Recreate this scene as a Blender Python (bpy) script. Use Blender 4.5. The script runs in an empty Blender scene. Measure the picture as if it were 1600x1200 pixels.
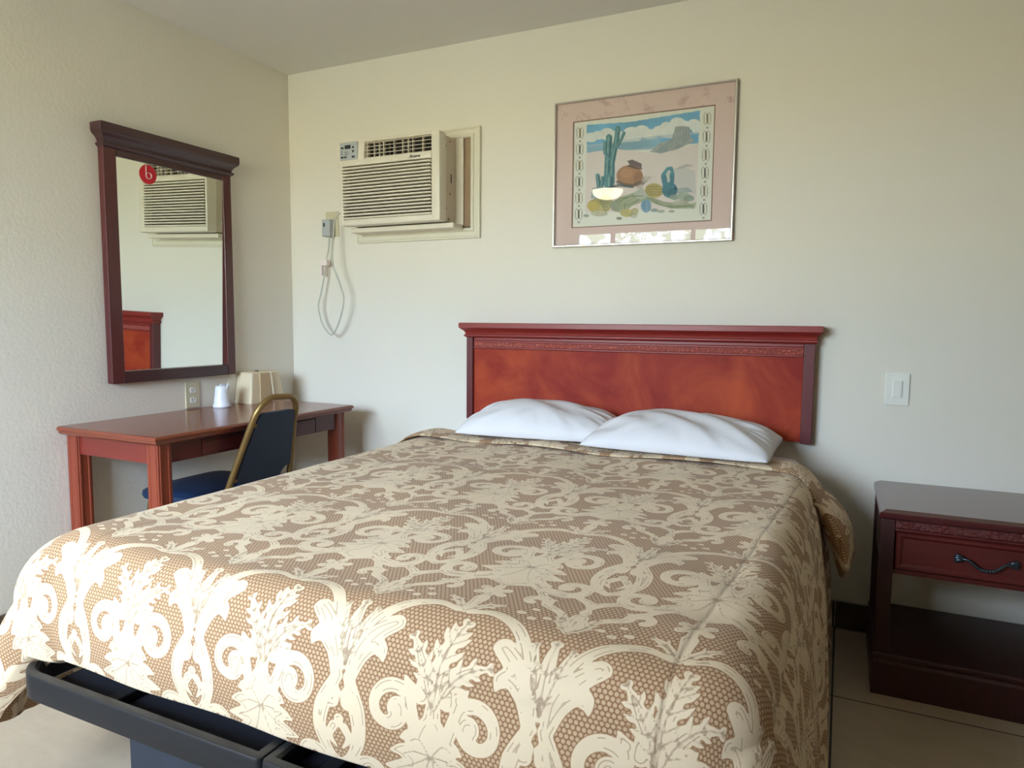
import bpy, bmesh, math, random
import numpy as np
from mathutils import Matrix, Vector

random.seed(4)
rng = np.random.default_rng(7)
C = bpy.context.scene.collection
PI = math.pi

# ------------------------------------------------------------------ helpers
def s(r, g, b):
    f = lambda c: (c/255/12.92) if c/255 <= .04045 else ((c/255+.055)/1.055)**2.4
    return (f(r), f(g), f(b), 1.0)

class NT:
    """small node-building helper"""
    def __init__(self, mat):
        mat.use_nodes = True
        self.t = mat.node_tree; self.t.nodes.clear()
    def n(self, kind, **kw):
        nd = self.t.nodes.new(kind)
        for k, v in kw.items():
            if k.startswith('i_'):
                key = k[2:]
                key = int(key) if key.isdigit() else key.replace('_', ' ')
                nd.inputs[key].default_value = v
            else:
                setattr(nd, k, v)
        return nd
    def l(self, a, b): self.t.links.new(a, b)
    def math(self, op, a, b=None, c=None):
        nd = self.n('ShaderNodeMath', operation=op)
        for i, v in enumerate((a, b, c)):
            if v is None: continue
            if hasattr(v, 'links'): self.l(v, nd.inputs[i])
            else: nd.inputs[i].default_value = v
        return nd.outputs[0]
    def mix(self, fac, a, b, blend='MIX'):
        nd = self.n('ShaderNodeMix', data_type='RGBA', blend_type=blend)
        for sock, v in ((nd.inputs[0], fac), (nd.inputs[6], a), (nd.inputs[7], b)):
            if hasattr(v, 'links'): self.l(v, sock)
            else: sock.default_value = v
        return nd.outputs[2]
    def ramp(self, fac, stops):
        nd = self.n('ShaderNodeValToRGB')
        el = nd.color_ramp.elements
        while len(el) < len(stops): el.new(.5)
        for e, (p, c) in zip(el, stops): e.position = p; e.color = c
        self.l(fac, nd.inputs[0]); return nd.outputs[0]
    def coord(self, scale=(1, 1, 1), kind='Object'):
        tc = self.n('ShaderNodeTexCoord'); mp = self.n('ShaderNodeMapping')
        mp.inputs['Scale'].default_value = scale
        self.l(tc.outputs[kind], mp.inputs[0]); return mp.outputs[0]
    def noise(self, vec, scale, detail=3, rough=.5, dist=0):
        nd = self.n('ShaderNodeTexNoise')
        nd.inputs['Scale'].default_value = scale; nd.inputs['Detail'].default_value = detail
        nd.inputs['Roughness'].default_value = rough; nd.inputs['Distortion'].default_value = dist
        self.l(vec, nd.inputs['Vector']); return nd.outputs['Fac']
    def finish(self, color, rough=.5, metallic=0, bump=None, bump_s=.2, bump_d=.01, spec=.5, coat=0, coat_r=.1, trans=0, emit=None, sheen=0):
        p = self.n('ShaderNodeBsdfPrincipled')
        def put(name, v):
            if hasattr(v, 'links'): self.l(v, p.inputs[name])
            else: p.inputs[name].default_value = v
        put('Base Color', color); put('Roughness', rough); put('Metallic', metallic)
        put('Specular IOR Level', spec); put('Coat Weight', coat); put('Coat Roughness', coat_r)
        put('Transmission Weight', trans); put('Sheen Weight', sheen)
        if emit: put('Emission Color', emit[0]); put('Emission Strength', emit[1])
        if bump is not None:
            b = self.n('ShaderNodeBump'); b.inputs['Strength'].default_value = bump_s; b.inputs['Distance'].default_value = bump_d
            self.l(bump, b.inputs['Height']); self.l(b.outputs[0], p.inputs['Normal'])
        o = self.n('ShaderNodeOutputMaterial'); self.l(p.outputs[0], o.inputs[0])
        return p

def plain(name, col, rough=.5, metallic=0, var=.06, nscale=8, bump=.0, bscale=60, spec=.5, coat=0, emit=None, bdist=.002):
    m = bpy.data.materials.new(name); t = NT(m)
    v = t.coord(); f = t.noise(v, nscale, 4)
    dark = tuple(c*(1-var) for c in col[:3])+(1,); light = tuple(min(1, c*(1+var)) for c in col[:3])+(1,)
    c = t.mix(f, dark, light)
    b = t.noise(v, bscale, 3) if bump else None
    t.finish(c, rough, metallic, b, bump, bdist, spec, coat, emit=emit)
    return m

def wood(name, c1, c2, axis='x', rough=.3, scale=1.0, coat=.35, extra=None):
    m = bpy.data.materials.new(name); t = NT(m)
    sc = {'x': (2.2, 26, 26), 'y': (26, 2.2, 26), 'z': (26, 26, 2.2)}[axis]
    v = t.coord(tuple(k*scale for k in sc))
    f = t.noise(v, 1.0, 6, .6, .6)
    blot = t.noise(t.coord((1, 1, 1)), 4.6*scale, 6, .62, .9)
    c = t.mix(f, c1, c2)
    if extra:
        c = t.mix(t.math('SMOOTH_MIN', t.math('MAXIMUM', t.math('MULTIPLY_ADD', blot, 3.2, -1.25), 0.0), 1.0, .1), c, extra)
    t.finish(c, rough, 0, f, .06, .001, .5 if coat > .04 else .22, coat, .15)
    return m

def new_obj(name, me, mat=None, parent=None, smooth=False):
    if mat is not None: me.materials.append(mat)
    if smooth: me.polygons.foreach_set('use_smooth', [True]*len(me.polygons))
    o = bpy.data.objects.new(name, me); C.objects.link(o)
    if parent is not None:
        root = parent; off = Vector((0, 0, 0))
        while root is not None: off += root.location; root = root.parent
        me.transform(Matrix.Translation(-off)); o.parent = parent
    return o

def obj(name, bm, mat=None, parent=None, smooth=False, angle=None):
    bmesh.ops.recalc_face_normals(bm, faces=bm.faces[:])
    me = bpy.data.meshes.new(name); bm.to_mesh(me); bm.free()
    o = new_obj(name, me, mat, parent, smooth or angle is not None)
    if angle is not None:
        me.polygons.foreach_set('use_smooth', [True]*len(me.polygons))
        try: me.set_sharp_from_angle(angle=math.radians(angle))
        except Exception: pass
    return o

def thing(name, loc, label, cat, group=None):
    o = bpy.data.objects.new(name, None); C.objects.link(o)
    o.location = loc; o.empty_display_size = .05
    o['label'] = label; o['category'] = cat
    if group: o['group'] = group
    return o

def tag(o, label, cat, group=None):
    o['label'] = label; o['category'] = cat
    if group: o['group'] = group
    return o

def struct(o, label=None, cat=None):
    o['kind'] = 'structure'
    if label: o['label'] = label
    if cat: o['category'] = cat
    return o

def box(bm, x0, x1, y0, y1, z0, z1, bev=0, seg=2, rot=None):
    r = bmesh.ops.create_cube(bm, size=1)
    vs = r['verts']
    for v in vs:
        v.co = Vector((x0+(v.co.x+.5)*(x1-x0), y0+(v.co.y+.5)*(y1-y0), z0+(v.co.z+.5)*(z1-z0)))
    if bev:
        es = list({e for v in vs for e in v.link_edges})
        r2 = bmesh.ops.bevel(bm, geom=es, offset=bev, segments=seg, profile=.5, affect='EDGES', clamp_overlap=True)
        vs = list({v for f in r2['faces'] for v in f.verts} | {v for v in vs if v.is_valid})
    if rot is not None:
        c = Vector(((x0+x1)/2, (y0+y1)/2, (z0+z1)/2))
        for v in vs: v.co = c + rot @ (v.co-c)
    return vs

def bx(x0, x1, y0, y1, z0, z1, bev=0, seg=2, rot=None):
    bm = bmesh.new(); box(bm, x0, x1, y0, y1, z0, z1, bev, seg, rot); return bm

def loft(bm, rings, cap=True):
    """rings: lists of equally many points, joined one to the next"""
    vr = [[bm.verts.new(p) for p in r] for r in rings]
    n = len(vr[0])
    for a, b in zip(vr, vr[1:]):
        for i in range(n):
            bm.faces.new((a[i], a[(i+1) % n], b[(i+1) % n], b[i]))
    if cap:
        bm.faces.new(vr[0][::-1]); bm.faces.new(vr[-1])

def mould(bm, levels):
    """levels: (z, x0, x1, y0, y1) - a stack of rectangles, so mouldings turn their corners"""
    loft(bm, [[(x0, y0, z), (x1, y0, z), (x1, y1, z), (x0, y1, z)] for z, x0, x1, y0, y1 in levels])

def tube(bm, pts, r, n=10, closed=False, flat=1.0, up=None):
    P = [Vector(p) for p in pts]; m = len(P)
    T = []
    for i in range(m):
        a = P[(i-1) % m] if (closed or i > 0) else P[i]
        b = P[(i+1) % m] if (closed or i < m-1) else P[i]
        T.append((b-a).normalized())
    N = Vector(up) if up is not None else (Vector((0, 0, 1)) if abs(T[0].z) < .9 else Vector((1, 0, 0)))
    rings = []
    for i in range(m):
        N = (N - T[i]*N.dot(T[i])).normalized(); B = T[i].cross(N)
        rr = r[i] if isinstance(r, (list, tuple)) else r
        rings.append([P[i] + N*rr*math.cos(2*PI*k/n) + B*rr*flat*math.sin(2*PI*k/n) for k in range(n)])
    if closed: rings.append(rings[0])
    loft(bm, rings, not closed)

def sm(pts, k=6):
    """Catmull-Rom through the points"""
    P = [np.array(p, float) for p in pts]; P = [2*P[0]-P[1]]+P+[2*P[-1]-P[-2]]
    out = []
    for i in range(1, len(P)-2):
        for j in range(k):
            t = j/k
            out.append(.5*(2*P[i]+(P[i+1]-P[i-1])*t+(2*P[i-1]-5*P[i]+4*P[i+1]-P[i+2])*t*t+(3*P[i]-P[i-1]-3*P[i+1]+P[i+2])*t**3))
    out.append(P[-2]); return [tuple(p) for p in out]

def disc(bm, c, r, axis, depth, n=32):
    """short cylinder standing on c along +axis vector"""
    a = Vector(axis).normalized(); u = a.orthogonal().normalized(); w = a.cross(u); c = Vector(c)
    loft(bm, [[c+a*d+(u*math.cos(2*PI*k/n)+w*math.sin(2*PI*k/n))*r for k in range(n)] for d in (0, depth)])

def grid_mesh(name, X, Y, Z, closed_u=False):
    nu, nv = X.shape
    me = bpy.data.meshes.new(name)
    co = np.stack([X, Y, Z], -1).reshape(-1, 3).astype(np.float32)
    i = np.arange((nu-1)*(nv-1)); a = (i//(nv-1))*nv + i % (nv-1)
    q = np.stack([a, a+nv, a+nv+1, a+1], -1).reshape(-1).astype(np.int32)
    nf = len(i)
    me.vertices.add(len(co)); me.vertices.foreach_set('co', co.reshape(-1))
    me.loops.add(nf*4); me.loops.foreach_set('vertex_index', q)
    me.polygons.add(nf); me.polygons.foreach_set('loop_start', np.arange(0, nf*4, 4, dtype=np.int32))
    me.update(calc_edges=True); me.validate()
    return me

def text(name, body, size, mat, loc, rot, parent=None, shear=0, extrude=.0004):
    cu = bpy.data.curves.new(name, 'FONT'); cu.body = body; cu.size = size; cu.align_x = 'CENTER'; cu.align_y = 'CENTER'
    cu.shear = shear; cu.extrude = extrude; cu.materials.append(mat)
    tmp = bpy.data.objects.new(name+'_src', cu); C.objects.link(tmp)
    dg = bpy.context.evaluated_depsgraph_get()
    me = bpy.data.meshes.new_from_object(tmp.evaluated_get(dg))
    bpy.data.objects.remove(tmp)
    me.transform(Matrix.Translation(loc) @ rot.to_4x4())
    me.materials.clear()
    return new_obj(name, me, mat, parent)

# ------------------------------------------------------------------ measures
D = 2.9007            # back wall
L = -2.6874           # left wall
H = 2.44              # ceiling
RX = 1.9              # right wall
FY = -1.15            # front wall (window wall, behind the camera)

# ------------------------------------------------------------------ materials
def wall_mat(name, rough_bump, scale):
    m = bpy.data.materials.new(name); t = NT(m)
    v = t.coord(); n1 = t.noise(v, 1.3, 3)
    c = t.mix(n1, WALL_A, WALL_B)
    n2 = t.noise(v, scale, 4, .6)
    t.finish(c, .62, 0, n2, rough_bump, .004, .35)
    return m
WALL_A = (.775, .735, .66, 1); WALL_B = (.805, .765, .685, 1)
M_wall = wall_mat('cream_wall_paint', .10, 55)
M_wall_rough = wall_mat('cream_textured_wall_paint', .34, 70)
M_ceil = plain('ceiling_paint', (.78, .765, .75, 1), .8, var=.02)
M_white = plain('white_plastic', s(236, 236, 230), .4, var=.02)
M_cream = plain('cream_plastic', s(226, 216, 190), .42, var=.03)
M_almond = plain('almond_plate', s(205, 197, 170), .4, var=.02)
M_acp = plain('aged_white_plastic', s(226, 218, 202), .45, var=.05, nscale=14)
M_acbody = plain('ac_painted_steel', s(208, 196, 178), .5, var=.08, nscale=10)
M_dark = plain('dark_cavity', s(30, 24, 22), .8, var=.2)
M_brown = plain('bare_board', s(150, 125, 100), .8, var=.15)
M_trim = plain('trim_paint', s(222, 217, 200), .5, var=.02)
M_grey = plain('grey_plastic', s(178, 182, 184), .45, var=.04)
M_lcd = plain('display_glass', s(40, 48, 50), .2, var=.1)
M_cherry_x = wood('cherry_wood_x', s(104, 34, 28), s(126, 44, 32), 'x', .34, 1, .2)
M_cherry_y = wood('cherry_wood_y', s(98, 32, 28), s(120, 42, 32), 'y', .34, 1, .2)
M_cherry_z = wood('cherry_wood_z', s(112, 42, 28), s(146, 66, 40), 'z', .4, 1, .15)
M_worn_z = wood('worn_cherry_wood', s(146, 66, 36), s(176, 88, 48), 'z', .4)
M_panel = wood('headboard_veneer', s(126, 27, 22), s(148, 40, 27), 'x', .55, .7, .0, s(180, 76, 40))
M_hb = wood('headboard_wood', s(128, 36, 34), s(146, 46, 40), 'x', .42, 1, .1)
M_hbz = wood('headboard_post_wood', s(84, 24, 30), s(102, 31, 35), 'z', .4, 1, .15)
M_desk = wood('desk_top_wood', s(112, 50, 32), s(128, 60, 38), 'y', .26, 1, .35)
M_dk_x = wood('dark_cherry_x', s(68, 18, 18), s(92, 28, 24), 'x', .38, 1, .08)
M_nstop = wood('nightstand_top_wood', s(66, 22, 26), s(80, 30, 32), 'x', .26, 1, .6)
M_dk_z = wood('dark_cherry_z', s(44, 14, 15), s(60, 19, 19), 'z', .42, 1, .05)
M_mframe = wood('mirror_frame_wood', s(70, 24, 28), s(88, 32, 32), 'z', .35)
M_mcrest = wood('mirror_crest_wood', s(52, 22, 28), s(64, 28, 32), 'y', .35)
M_black = plain('black_powder_coat', s(29, 30, 33), .4, .0, var=.08, bump=.05, bscale=300)
M_slab = plain('worn_black_panel', s(36, 44, 56), .5, 0, var=.35, nscale=18)
M_plat = plain('platform_mesh', s(30, 31, 40), .6, 0, var=.1)
M_sheet = plain('white_sheet', s(226, 226, 228), .85, var=.03)
M_pillow = plain('white_pillowcase', s(222, 221, 226), .85, var=.02, bump=.15, bscale=14, bdist=.006)
M_navy = plain('navy_vinyl', s(24, 46, 76), .45, 0, var=.12, bump=.15, bscale=220)
M_gold = plain('bronze_tube', s(136, 110, 66), .36, .6, var=.12, nscale=20)
M_steel = plain('brushed_silver', s(206, 200, 194), .3, .7, var=.04)
M_iron = plain('dark_pewter', s(66, 76, 84), .3, .75, var=.2, nscale=60)
M_red = plain('red_sticker', s(198, 22, 40), .4, var=.03)
M_ink = plain('black_ink', s(40, 38, 40), .6, var=.05)
M_cord = plain('cord_vinyl', s(196, 196, 186), .5, var=.03)
M_tape = plain('white_tie', s(240, 226, 226), .6, var=.04)
M_tile_base = plain('baseboard_tile', s(92, 78, 64), .45, var=.12)

def floor_mat():
    m = bpy.data.materials.new('floor_tile'); t = NT(m)
    tc = t.n('ShaderNodeTexCoord'); mp = t.n('ShaderNodeMapping')
    S = .548
    mp.inputs['Location'].default_value = (-(.0195 % S), -(2.338 % S), 0)
    t.l(tc.outputs['Object'], mp.inputs[0]); v = mp.outputs[0]
    sx = t.n('ShaderNodeSeparateXYZ'); t.l(v, sx.inputs[0])
    def edge(o):
        a = t.math('FRACT', t.math('DIVIDE', o, S))
        return t.math('MINIMUM', a, t.math('SUBTRACT', 1.0, a))
    e = t.math('MINIMUM', edge(sx.outputs[0]), edge(sx.outputs[1]))
    g = t.math('LESS_THAN', e, .0055)
    cells = t.n('ShaderNodeTexWhiteNoise')
    fl = t.n('ShaderNodeVectorMath', operation='FLOOR')
    dv = t.n('ShaderNodeVectorMath', operation='SCALE'); dv.inputs['Scale'].default_value = 1/S
    t.l(v, dv.inputs[0]); t.l(dv.outputs[0], fl.inputs[0]); t.l(fl.outputs[0], cells.inputs['Vector'])
    n1 = t.noise(t.coord((3, 7, 1)), 1.6, 6, .65, .8); n2 = t.noise(t.coord(), 30, 4, .6)
    c = t.mix(n1, s(168, 152, 132), s(204, 190, 168))
    c = t.mix(t.math('MULTIPLY', n2, .35), c, s(142, 124, 104))
    c = t.mix(t.math('MULTIPLY', cells.outputs['Value'], .18), c, s(206, 192, 172))
    c = t.mix(g, c, s(60, 50, 42))
    h = t.math('SUBTRACT', 1.0, g)
    t.finish(c, .42, 0, h, .4, .003, .45)
    return m
M_floor = floor_mat()

def mirror_mat():
    m = bpy.data.materials.new('mirror_glass'); t = NT(m)
    f = t.noise(t.coord(), 4, 2)
    c = t.mix(f, (.86, .90, .86, 1), (.88, .915, .88, 1))
    g = t.n('ShaderNodeBsdfGlossy'); g.inputs['Roughness'].default_value = 0.0
    t.l(c, g.inputs['Color']); o = t.n('ShaderNodeOutputMaterial'); t.l(g.outputs[0], o.inputs[0]); return m
M_mirror = mirror_mat()

def pane_mat(name, refl=1.0):
    m = bpy.data.materials.new(name); t = NT(m)
    tr = t.n('ShaderNodeBsdfTransparent'); tr.inputs['Color'].default_value = (.97, .98, .97, 1)
    gl = t.n('ShaderNodeBsdfGlossy'); gl.inputs['Roughness'].default_value = 0.004
    fr = t.n('ShaderNodeFresnel'); fr.inputs['IOR'].default_value = 1.5
    mx = t.n('ShaderNodeMixShader'); t.l(t.math('MULTIPLY', fr.outputs[0], refl), mx.inputs[0])
    t.l(tr.outputs[0], mx.inputs[1]); t.l(gl.outputs[0], mx.inputs[2])
    o = t.n('ShaderNodeOutputMaterial'); t.l(mx.outputs[0], o.inputs[0]); return m
M_pane = pane_mat('window_glass'); M_pglass = pane_mat('picture_glass', .42)

def carved(name, c1, c2, cell):
    """shallow carved scrollwork along a moulding strip"""
    m = bpy.data.materials.new(name); t = NT(m)
    v = t.coord((1, 1, 1))
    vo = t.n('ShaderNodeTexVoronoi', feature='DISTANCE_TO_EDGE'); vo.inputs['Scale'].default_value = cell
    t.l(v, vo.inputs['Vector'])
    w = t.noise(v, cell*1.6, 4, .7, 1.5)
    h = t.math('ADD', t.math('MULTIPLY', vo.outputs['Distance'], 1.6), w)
    c = t.mix(t.math('MINIMUM', t.math('MULTIPLY', h, .9), 1.0), c1, c2)  # tone follows carving height: highlights and recess shade put into the colour
    t.finish(c, .35, 0, h, .9, .006, .5, .3)
    return m
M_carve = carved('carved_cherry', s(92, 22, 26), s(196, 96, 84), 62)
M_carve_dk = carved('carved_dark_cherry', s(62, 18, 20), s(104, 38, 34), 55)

# ------------------------------------------------------------------ room shell
struct(obj('floor', bx(L-.1, RX+.1, FY-.1, D+.1, -.06, 0), M_floor))
struct(obj('ceiling', bx(L-.1, RX+.1, FY-.1, D+.1, H, H+.08), M_ceil))
struct(obj('wall_left', bx(L-.12, L, FY-.12, D+.12, 0, H), M_wall_rough))
struct(obj('wall_right', bx(RX, RX+.12, FY-.12, D+.12, 0, H), M_wall))
# back wall with the opening for the air conditioner
OX0, OX1, OZ0, OZ1 = -2.20, -1.585, 1.603, 2.018
bm = bmesh.new()
box(bm, L, OX0, D, D+.12, 0, H); box(bm, OX1, RX, D, D+.12, 0, H)
box(bm, OX0, OX1, D, D+.12, 0, OZ0); box(bm, OX0, OX1, D, D+.12, OZ1, H)
bmesh.ops.remove_doubles(bm, verts=bm.verts[:], dist=1e-5)
struct(obj('wall_back', bm, M_wall))
# front wall with the window
WX0, WX1, WZ0, WZ1 = -2.6, -.95, 1.08, 2.12
bm = bmesh.new()
box(bm, L, WX0, FY-.12, FY, 0, H); box(bm, WX1, RX, FY-.12, FY, 0, H)
box(bm, WX0, WX1, FY-.12, FY, 0, WZ0); box(bm, WX0, WX1, FY-.12, FY, WZ1, H)
struct(obj('wall_front', bm, M_wall))
win = bpy.data.objects.new('window_1', None); C.objects.link(win); win.location = ((WX0+WX1)/2, FY-.06, WZ0)
struct(win, 'wide white framed window of three lites in the front wall', 'window')
bm = bmesh.new(); f = .05
box(bm, WX0, WX1, FY-.09, FY-.03, WZ0, WZ0+f, .006); box(bm, WX0, WX1, FY-.09, FY-.03, WZ1-f, WZ1, .006)
for x in (WX0, WX1-f): box(bm, x, x+f, FY-.09, FY-.03, WZ0, WZ1, .006)
for x in (WX0+.42, WX1-.42): box(bm, x-.02, x+.02, FY-.085, FY-.035, WZ0, WZ1, .005)
struct(obj('window_frame', bm, M_white, win))
struct(obj('pane', bx(WX0+.02, WX1-.02, FY-.063, FY-.057, WZ0+.02, WZ1-.02), M_pane, win))
struct(obj('unseen_canopy', bx(-6, 4, FY-.7, FY-.12, 2.42, 2.55), M_ceil))  # unseen overhang, added to block high sky, depth set by the light indoors
M_ground = plain('outdoor_paving', (.54, .50, .34, 1), .9, var=.1, nscale=2)
struct(obj('exterior_ground', bx(-14, 12, -16, FY-.12, -.2, -.08), M_ground))

# tile baseboards
bm = bmesh.new(); x = .0195
edges = sorted([L+.012] + [x-.548*k for k in range(0, 5)] + [x+.548*k for k in range(1, 4)] + [RX-.002])
for a, b in zip(edges, edges[1:]): box(bm, a+.0015, b-.0015, D-.011, D-.0005, .001, .104, .002, 1)
bb = struct(obj('baseboard_back', bm, M_tile_base))
struct(obj('grout_line', bx(L+.012, RX-.002, D-.0105, D-.0008, .1045, .108, .001, 1), plain('pale_grout', s(176, 170, 158), .8), bb))
bm = bmesh.new(); edges = [FY+.01, -.40, .148, .696, 1.244, 1.79, 2.338, D-.012]
for a, b in zip(edges, edges[1:]): box(bm, L+.0005, L+.011, a+.0015, b-.0015, .001, .104, .002, 1)
struct(obj('baseboard_left', bm, M_tile_base))
# moulding round the air conditioner opening
bm = bmesh.new()
TX0, TX1, TZ0, TZ1 = -2.24, -1.541, 1.553, 2.057
prof = [(0, .0), (0, .018), (.008, .020), (.012, .015), (.030, .013), (.034, .019), (.042, .021), (.048, .016), (.048, 0)]
rings = []
for d, h in prof:
    rings.append([(TX0+d, D-h, TZ0+d), (TX1-d, D-h, TZ0+d), (TX1-d, D-h, TZ1-d), (TX0+d, D-h, TZ1-d)])
loft(bm, rings, False)
struct(obj('trim_1', bm, M_trim))

# ------------------------------------------------------------------ air conditioner
ac = thing('air_conditioner', (-1.88, D-.1, 1.605), 'aged white window air conditioner set through the back wall above the cord loop', 'air conditioner')
AX0, AX1, AY, AZ0, AZ1 = -2.208, -1.655, 2.72, 1.617, 2.010
obj('cabinet', bx(AX0+.016, AX1-.012, AY+.055, D+.10, AZ0+.004, AZ1-.004, .004), M_acbody, ac)
# bezel: frame with openings for louvres, outlet and control panel
VX0, VX1, VZ0, VZ1 = -2.063, -1.670, 1.922, 1.996
LX0, LX1, LZ0, LZ1 = -2.190, -1.699, 1.646, 1.8915
bm = bmesh.new()
yb0, yb1 = AY, AY+.06
box(bm, AX0, LX0, yb0, yb1, AZ0, VZ0, .006); box(bm, LX1, AX1, yb0, yb1, AZ0, AZ1, .006)
box(bm, LX0-.004, LX1+.004, yb0, yb1, AZ0, LZ0, .006); box(bm, LX0-.004, LX1+.004, yb0, yb1, LZ1, VZ0, .005)
box(bm, AX0, VX0, yb0, yb1, VZ0-.006, AZ1, .006); box(bm, VX0-.004, LX1+.004, yb0, yb1, VZ1, AZ1, .005)
for v in bm.verts:      # the face leans out a little towards the bottom and bows gently
    k = (AZ1-v.co.z)/(AZ1-AZ0)
    if v.co.y < AY+.03: v.co.y -= .016*math.sin(PI*k)*.6
obj('front_bezel', bm, M_acp, ac, angle=40)
obj('inner_back', bx(AX0+.012, AX1-.016, AY+.048, AY+.054, AZ0+.01, AZ1-.01), M_dark, ac)
bm = bmesh.new(); n = 16; p = (LZ1-LZ0)/n
for i in range(n):
    z = LZ0+p*i
    v = box(bm, LX0-.002, LX1+.002, AY-.002, AY+.014, z+.0005, z+p*.56, .0015, 1, Matrix.Rotation(math.radians(-6), 3, 'X'))
    k = (AZ1-z)/(AZ1-AZ0)
    for q in v: q.co.y -= .008*math.sin(PI*k)
obj('louvre_grille', bm, M_acp, ac)
bm = bmesh.new()
for i in range(5):
    z = VZ0+.004+(VZ1-VZ0-.008)*i/4; box(bm, VX0, VX1, AY+.008, AY+.011, z-.0011, z+.0011)
for fx in (.02, .12, .19, .25, .40, .52, .60, .66, .80, .92, .985):
    x = VX0+(VX1-VX0)*fx; box(bm, x-.0014, x+.0014, AY+.011, AY+.026, VZ0+.002, VZ1-.002)
obj('air_outlet_grid', bm, M_acp, ac)
for fx in (.07, .3, .55, .75, .9):
    x = VX0+(VX1-VX0)*fx
    obj('vane', bx(x-.001, x+.001, AY+.028, AY+.046, VZ0+.003, VZ1-.003, rot=Matrix.Rotation(.5, 3, 'Z')), M_brown, ac)
cp = obj('control_panel', bx(-2.1996, -2.098, AY-.010, AY+.002, 1.9213, 2.0024, .002), M_grey, ac)
obj('display', bx(-2.1698, -2.136, AY-.0115, AY-.0095, 1.9716, 1.989), M_lcd, cp)
for x0, x1, z0, z1 in ((-2.1924, -2.177, 1.9736, 1.9818), (-2.1934, -2.1781, 1.9305, 1.9377), (-2.1739, -2.1596, 1.9305, 1.9377), (-2.1288, -2.1124, 1.9295, 1.9377)):
    obj('button', bx(x0, x1, AY-.0125, AY-.0095, z0, z1, .001), M_lcd, cp)
for up in (1, -1):
    bm = bmesh.new(); zc = 1.9777 if up > 0 else 1.9582
    loft(bm, [[(-2.1288, y, zc-.005*up), (-2.1144, y, zc-.005*up), (-2.1216, y, zc+.007*up)] for y in (AY-.0095, AY-.012)])
    obj('arrow_button', bm, M_lcd, cp)
bm = bmesh.new()
for x, z, w in ((-2.1924, 1.9613, 0.008), (-2.1924, 1.9541, 0.009), (-2.1924, 1.9469, 0.008), (-2.1719, 1.9562, 0.02), (-2.1719, 1.949, 0.026), (-2.1719, 1.9418, 0.016)):
    box(bm, x, x+w, AY-.0108, AY-.0098, z, z+.0022)
obj('printed_lettering', bm, M_ink, cp)
text('nameplate', 'Amana', .021, M_ink, (-1.7808, AY-.0095, 1.9059), Matrix.Rotation(PI/2, 3, 'X'), ac, shear=.3)
obj('side_flange', bx(AX1-.0125, AX1+.030, D-.020, D-.012, 1.612, 2.010, .002), M_acp, ac)
obj('filler_board', bx(AX1-.0115, OX1-.004, D-.009, D+.01, OZ0+.003, OZ1-.003), M_brown, ac)
obj('rear_light_stop', bx(OX0+.001, OX1-.001, D+.105, D+.118, OZ0+.001, OZ1-.001), M_dark, ac)  # added plate closing the opening so no sky leaks in past the unit
obj('base_tray', bx(-2.205, -1.625, AY+.07, D-.022, 1.592, 1.615, .003), M_acp, ac)
for (y, z, x) in ((AY+.075, 1.958, -.0125), (AY+.075, 1.68, -.0125), (AY+.10, 1.635, -.0125), (AY+.11, 1.985, -.0125), (AY+.11, 1.75, -.0125)):
    bm = bmesh.new(); disc(bm, (AX1+x, y, z), .005, (1, 0, 0), .002, 12); obj('screw', bm, M_brown, ac)
obj('side_slot', bx(AX1-.0135, AX1-.0105, AY+.118, AY+.124, 1.80, 1.84), M_dark, ac)
# power cord hanging in a loop from the unit's left side to the wall outlet
cpts = sm([(AX0+.018, 2.80, 1.66), (-2.262, 2.815, 1.695), (-2.312, 2.825, 1.69), (-2.334, 2.825, 1.65), (-2.336, 2.82, 1.59), (-2.330, 2.80, 1.52),
           (-2.325, 2.65+.15, 1.44), (-2.285, 2.65+.155, 1.34), (-2.270, 2.65+.16, 1.27), (-2.300, 2.65+.165, 1.17), (-2.345, 2.65+.17, 1.10), (-2.385, 2.65+.18, 1.10), (-2.435, 2.65+.19, 1.15),
           (-2.462, 2.65+.195, 1.235), (-2.447, 2.65+.20, 1.31), (-2.428, 2.65+.205, 1.40), (-2.420, 2.65+.21, 1.47), (-2.407, 2.65+.215, 1.53), (-2.405, 2.65+.22, 1.60)], 8)
bm = bmesh.new(); tube(bm, cpts, .0042, 8); obj('power_cord', bm, M_cord, ac, True)
pl_ = obj('plug', bx(-2.437, -2.384, D-.052, D-.010, 1.592, 1.678, .006, 3), M_grey, ac)
obj('test_button', bx(-2.424, -2.416, D-.054, D-.051, 1.640, 1.660, .001), M_ink, pl_)
bm = bmesh.new(); box(bm, -2.445, -2.405, 2.845, 2.875, 1.445, 1.475, .003); box(bm, -2.447, -2.437, 2.845, 2.865, 1.395, 1.445, .002)
obj('cord_tie', bm, M_tape, ac)
po = thing('wall_outlet', (-2.40, D, 1.66), 'cream outlet cover plate on the back wall behind the grey plug', 'outlet')
obj('cover_plate', bx(-2.448, -2.366, D-.007, D-.0003, 1.595, 1.722, .002), M_almond, po)
bm = bmesh.new()
for z in (1.634, 1.684): disc(bm, (-2.407, D-.0095, z), .016, (0, 1, 0), .003, 20)
obj('receptacle', bm, M_almond, po)

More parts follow.
